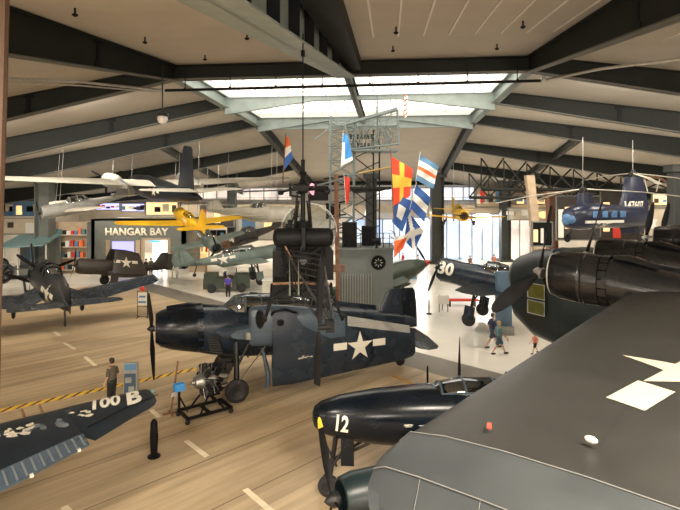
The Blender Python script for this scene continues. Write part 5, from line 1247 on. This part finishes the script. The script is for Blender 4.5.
# shop shelves with goods
def shelves():
    Y = 53; a, c = P(52,0,Y), P(88,0,Y); w = c.x-a.x; cx = (a.x+c.x)/2
    r = thing('shop_shelf', 'tall tan shop shelf full of goods, left of the kiosk', 'shelf', (cx,Y,0)); zt = P(0,222,Y).z
    b = B(); b.box((0,.5,zt/2), (w,.1,zt)); b.build('back_panel', 'tan_panel', r)
    zs = [P(0,y,Y).z for y in (270,258,247,235)]
    for z in zs: b = B(); b.box((0,.2,z), (w,.6,.08)); b.build('shelf_board', 'beige', r)
    for x in (-w/2,w/2): b = B(); b.box((x,.2,zt/2), (.1,.7,zt)); b.build('side_panel', 'kiosk_grey', r)
    cols = [('red_cloth','red'),('white_paint','white'),('black_cloth','black'),('teal_shirt','teal'),('orange_cloth','orange'),('slate_cloth','blue')]
    k = 0
    for i, z in enumerate(zs):
        x = -w/2+.25
        while x < w/2-.3:
            m, cn = cols[(k*5+i) % 6]; hh = .35+.35*random.random(); ww = .22+.2*random.random()
            b = B(); b.hexa([V((sx*ww/2,sy*.15,zz)) for zz in (0,hh) for sx, sy in ((-1,-1),(1,-1),(1,1),(-1,1))]); o = b.build('boxed_goods', m)
            o.location = (cx+x, Y+.15, z+.04); tag(o, '%s item of goods on the %s board of the tall shop shelf' % (cn, ('lowest','second','third','top')[i]), 'goods', 'goods on the shop shelf, %s %s board' % (cn, ('lowest','second','third','top')[i])); x += ww+.08+.1*random.random(); k += 1
shelves()

# ------------------------------------------------------------------ back of the hall: windows and exhibits
wn = [1]
def hall_window(x0, x1, y0, y1, Y, m, bars=3, name='window'):
    wn[0] += 1; a, c = P(x0,y1,Y), P(x1,y0,Y); b = B()
    b.box(((a.x+c.x)/2,Y,(a.z+c.z)/2), (c.x-a.x,.06,c.z-a.z)); b.m(1)
    for k in range(bars+1): b.box((a.x+(c.x-a.x)*k/bars,Y-.06,(a.z+c.z)/2), (.14,.12,c.z-a.z))
    for z in (a.z,c.z): b.box(((a.x+c.x)/2,Y-.06,z), (c.x-a.x,.12,.14))
    return st(b.build('%s_%d' % (name, wn[0]), [m,'pale_grey']))
def daylight(name, c1, c2, s):
    m = mat(name, c1, .4, emit=(c1, s)); nt = m.node_tree; b = nt.nodes['Principled BSDF']
    tc = nt.nodes.new('ShaderNodeTexCoord'); n = nt.nodes.new('ShaderNodeTexNoise'); n.inputs['Scale'].default_value = .55; n.inputs['Detail'].default_value = 4
    r = nt.nodes.new('ShaderNodeValToRGB'); r.color_ramp.elements[0].position = .38; r.color_ramp.elements[1].position = .6
    r.color_ramp.elements[0].color = (*c2,1); r.color_ramp.elements[1].color = (*c1,1)
    nt.links.new(tc.outputs['Object'], n.inputs['Vector']); nt.links.new(n.outputs['Fac'], r.inputs[0]); nt.links.new(r.outputs[0], b.inputs['Emission Color'])
daylight('day_blue', (.72,.84,1.0), (.22,.40,.85), .42); daylight('day_white', (1,.98,.95), (.6,.75,1.0), .55); daylight('day_mix', (1,.9,.8), (.2,.24,.36), .36)
for x0, x1, y0, y1, Y, m, n in ((372,432,188,200,70.5,'day_white',3),(441,474,187,200.5,69.5,'day_white',3),(348,434,219,266,66.5,'day_blue',5),(434,472,214,266,66,'day_blue',3),(472,502,214,264,65.6,'day_blue',3),(509,530,216,262,65,'day_mix',2),(190,230,188,199,69,'day_mix',3),(236,292,188,200,70,'day_mix',4),(556,600,206,216,66,'day_mix',3)):
    hall_window(x0, x1, y0, y1, Y, m, n)
def panel(label, x0, x1, y0, y1, Y, m, cat='exhibit panel', name='exhibit_display', fm='kiosk_grey', parts=3):
    a, c = P(x0,y1,Y), P(x1,y0,Y); w, hh = c.x-a.x, c.z-a.z
    r = thing(name, label, cat, ((a.x+c.x)/2, Y, a.z))
    b = B(); b.box((0,0,hh/2), (w,.12,hh)); bd = b.build('board', m, r)
    b = B()
    for s in (-1,1): b.box((s*w/2,-.02,hh/2), (.1,.2,hh+.1))
    b.box((0,-.02,0), (w,.2,.1)); b.box((0,-.02,hh), (w,.2,.1)); b.build('frame', fm, r)
    rnd = random.Random(int(x0*7+y0)); ms = ['white_paint','slate_cloth','brown_grey','lit_warm','red_cloth','beige','black_paint']
    for k in range(parts):
        pw, ph = w*(.12+.12*rnd.random()), hh*(.25+.4*rnd.random())
        b = B(); b.box(((k+.5)/parts*w-w/2+.03*w*(rnd.random()-.5),-.09,hh*(.35+.25*rnd.random())), (pw,.05,ph)); b.build('picture', rnd.choice(ms), bd)
panel('dark picture wall of aircraft photographs at the far left above the booth', 1, 38, 201, 216, 58, 'slate_cloth', parts=7)
panel('white lit strip sign over the far left picture wall', 2, 38, 196, 199.5, 58, 'lit_white', 'sign', 'light_box', parts=1)
panel('beige ledge panel below the far left picture wall', 2, 40, 218, 234, 57.4, 'beige', parts=2)
panel('blue lit letter board above the kiosk, left half', 96, 120, 203, 210, 60, 'lit_sign', 'sign', 'lit_sign', parts=5)
panel('blue lit letter board above the kiosk, right half', 122, 145, 203.5, 211.5, 60, 'lit_sign', 'sign', 'lit_sign', parts=6)
panel('warm lit showcase behind the hanging patrol plane', 146, 178, 202, 215, 61, 'lit_warm', 'showcase', 'showcase', parts=4)
panel('dark brown exhibit wall beside the kiosk, behind the yellow plane', 200, 234, 205, 227, 65, 'brown_grey', parts=5)
panel('glowing orange doorway panel right of the kiosk', 200, 209, 229, 262, 62.5, 'lit_warm', parts=2)
panel('dark exhibit board low behind the dive bombers', 210, 226, 230, 243, 63, 'black_paint', parts=2)
panel('cream hull-shaped exhibit wall behind the helicopter', 238, 300, 214, 240, 62, 'cream_wing', parts=3)
panel('orange lit showcase on the balcony left of the tandem helicopter', 516, 545, 196, 204, 64, 'lit_warm', 'showcase', 'showcase', parts=4)
panel('pink and white poster wall under the balcony, right of the columns', 508, 548, 208, 220, 62, 'cream_wing', parts=6)
panel('orange lit showcase behind the tandem helicopter tail', 652, 676, 194, 205, 50, 'lit_warm', 'showcase', 'showcase', parts=3)
panel('pale cream exhibit wall low behind the tandem helicopter tail', 645, 678, 208, 236, 49, 'beige', parts=2)
panel('dark booth lettered in white behind the flying boat nose', 532, 552, 222, 246, 46, 'black_paint', parts=3)
panel('brown crowded model display on the balcony right of the white window', 476, 504, 188, 207, 65, 'tan_panel', parts=7)
panel('dark lattice shelf behind the tandem helicopter cabin', 556, 600, 196, 240, 54, 'brown_grey', parts=5)
panel('grey brown exhibit wall far right of the hall', 600, 645, 190, 240, 56, 'brown_grey', parts=4)
panel('black steel shelf with glass fronts under the left roof', 80, 118, 176, 188, 62, 'black_paint', parts=6)
def easel(px, py, Y, h, w, label, m, cat='sign'):
    g = V((P(px,0,Y).x,Y,0)); r = thing('easel_sign', label, cat, g); b = B(); b.box((0,.0,h*.72), (w,.04,h*.5)); b.build('card', m, r)
    for s in (-1,1): b = B(); b.cyl((s*w*.4,0,0),(s*w*.35,.05,h), .03, n=6); b.build('leg', 'dark_metal', r)
    b = B(); b.cyl((0,.5,0),(0,.06,h*.9), .03, n=6); b.build('leg', 'dark_metal', r)
easel(443.5, 312, 35, 1.2, .75, 'small white easel sign below the propeller of fighter 30', 'white_paint')
easel(175, 280, 50, 1.5, .7, 'small white easel sign on the glossy floor right of the kiosk doorway', 'white_paint')
easel(160, 274, 54, 1.5, .6, 'dark easel sign on the glossy floor beside the kiosk doorway', 'slate_cloth')
r = thing('bench', 'low red bench on the pale floor under fighter 30', 'bench', (P(462,0,37).x,37,0))
b = B(); b.box((0,0,.45), (2.4,.5,.12)); b.build('seat', 'red_cloth', r)
for x in (-.9,.9): b = B(); b.box((x,0,.2), (.1,.4,.4)); b.build('leg', 'dark_metal', r)
def case(px, Y, w, h, label, m):
    r = thing('display_case', label, 'display case', (P(px,0,Y).x,Y,0)); b = B(); b.box((0,0,.45), (w,.9,.9)); b.build('base', m, r)
    b = B(); b.box((0,0,.9+h/2), (w*.96,.86,h)); b.build('glass_cover', 'bubble_glass', r)
    b = B(); b.lathe((-w*.3,0,1.2), (1,0,0), [(0,.02),(w*.1,.12),(w*.4,.12),(w*.6,.03)], 10); b.box((0,0,1.2), (w*.12,.7,.03)); b.build('model_aircraft', 'pale_grey', r, 50)
case(405, 50, 2.2, .9, 'glass display case with a model, left of the first grey column', 'slate_cloth')
case(452, 52, 2.0, .9, 'glass display case with a model between the two grey columns', 'tan_panel')
case(486, 50, 2.2, 1.1, 'glass display case with a model before the right column', 'brown_grey')
case(528, 48, 2.0, 1.0, 'glass display case with a model right of the columns', 'white_paint')
case(198, 55, 1.8, 1.0, 'glass display case with a model at the right corner of the kiosk', 'tan_panel')
g = G(403,268); person('distant person in a red shirt near the blue windows', g, 200, 1.72, 'red_cloth', 'denim'); g = G(418,270); person('distant person in white near the blue windows', g, 30, 1.7, 'white_cloth', 'black_cloth'); g = G(494,270); person('distant person in an orange shirt right of the grey column', g, -90, 1.72, 'orange_cloth', 'denim')
r = thing('blue_slab', 'pale blue upright slab, added left of the flying boat nose', 'display', (P(503.5,0,29.3).x,29.3,0))  # added slab, standing in for a pale blue patch beside the hull nose
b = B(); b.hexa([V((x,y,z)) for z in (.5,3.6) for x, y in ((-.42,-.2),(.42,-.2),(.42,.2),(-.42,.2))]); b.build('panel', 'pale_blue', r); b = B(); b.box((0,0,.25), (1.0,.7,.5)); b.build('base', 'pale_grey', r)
# large ring exhibit
c = P(652,207,44); r = thing('ring_exhibit', 'large spoked ring frame standing behind the tandem helicopter tail', 'exhibit', c-V((0,0,2.3)))
b = B(); b.tube([(2.2*math.cos(2*PI*k/28), 0, 2.3+2.6*math.sin(2*PI*k/28)) for k in range(29)], .09, 6); b.build('ring', 'rust', r, 60)
for k in range(10): b = B(); b.cyl((1.2*math.cos(k*PI/5),0,2.3+1.4*math.sin(k*PI/5)), (2.2*math.cos(k*PI/5),0,2.3+2.6*math.sin(k*PI/5)), .05, n=5); b.build('spoke', 'cream_wing', r)
b = B(); b.cyl((-.5,0,-.4), (-2.0,0,-4.8), .12); b.cyl((.5,0,-.4), (2.0,0,-4.8), .12); b.build('support_leg', 'rust', r)
# leaning timber post
r = thing('leaning_post', 'pale leaning post with a dark lattice tower beside it, right of the yellow trainer', 'post', (P(540,0,52).x,52,0))
b = B(); b.hexa([V((x,y,0)) for x, y in ((-.4,-.4),(.4,-.4),(.4,.4),(-.4,.4))]+[V((x-1.1,y,10.2)) for x, y in ((-.4,-.4),(.4,-.4),(.4,.4),(-.4,.4))]); b.build('post', 'tan_panel', r)

# ------------------------------------------------------------------ light, world, camera
def area(name, loc, rot, sx, sy, w, col):
    l = bpy.data.lights.new(name, 'AREA'); l.shape = 'RECTANGLE'; l.size = sx; l.size_y = sy; l.energy = w; l.color = col
    o = bpy.data.objects.new(name, l); C.objects.link(o); o.location = loc; o.rotation_euler = rot; return o
warm = (1.0,.90,.74); warm2 = (1.0,.93,.82)
for u in (-22,-8,4,20):  # unseen area lights added above and behind the camera to light the deck
    for v in (-8,2):
        p = H(u,v,min(11.0, zr(u,v)-.5)); area('hall_fill', p, (0,0,0), 2.5, 2.5, FILL*{-22:.35,-8:.75,4:1.15,20:1.3}[u], warm)
# unseen fill lights added behind the girder webs, for floor and ceiling
for v in (25.0,33.0,41.5,50.0,59.0):
    for u in (-32,-25,-18,-6.5,2.5,12,19,28):
        if v > 42 and UL < u < UR: continue
        if v > 26 and UL < u < UR: continue
        p = H(u,v+.35,zr(u,v)-.22); area('girder_fill', p, (math.radians(12),0,-PSI), 1.6, .25, FILL2, warm)
        if v > 40 and not UL-3 < u < UR+3: continue
        p = H(u,v+.4,zr(u,v)-.62); area('ceiling_fill', p, (math.radians(118),0,-PSI), 1.6, .2, FILL3, warm2)
for u in (-24,-12,0,12,24): area('ceiling_fill', H(u,-11,5.5), (math.radians(140),0,-PSI), 3, 1.0, FILL4, warm2)  # more unseen fill, added behind the camera to brighten the near ceiling
for u in (-36,-28,-20,-12,-4,4,12,20,28):  # unseen fill lights added under the balcony edge to brighten the back wall
    area('back_wall_fill', H(u,VB-5.2,5.95), (math.radians(-20),0,0), 1.5, .3, 300, warm)
w = bpy.data.worlds.new('daylight'); w.use_nodes = True; bpy.context.scene.world = w
bg = w.node_tree.nodes['Background']; bg.inputs[0].default_value = (1.0,.97,.93,1); bg.inputs[1].default_value = SKY
cam = bpy.data.cameras.new('camera'); co = bpy.data.objects.new('camera', cam); C.objects.link(co)
cam.sensor_width = 36; cam.lens = F/680*36; cam.shift_y = -(255-HY)/680; cam.clip_end = 300
co.location = (0,0,HC); co.rotation_euler = (PI/2,0,0)
sc = bpy.context.scene; sc.camera = co
sc.view_settings.view_transform = 'Standard'; sc.view_settings.look = 'None'; sc.view_settings.gamma = 1; sc.view_settings.use_curve_mapping = False
sc.view_settings.exposure = EXPO
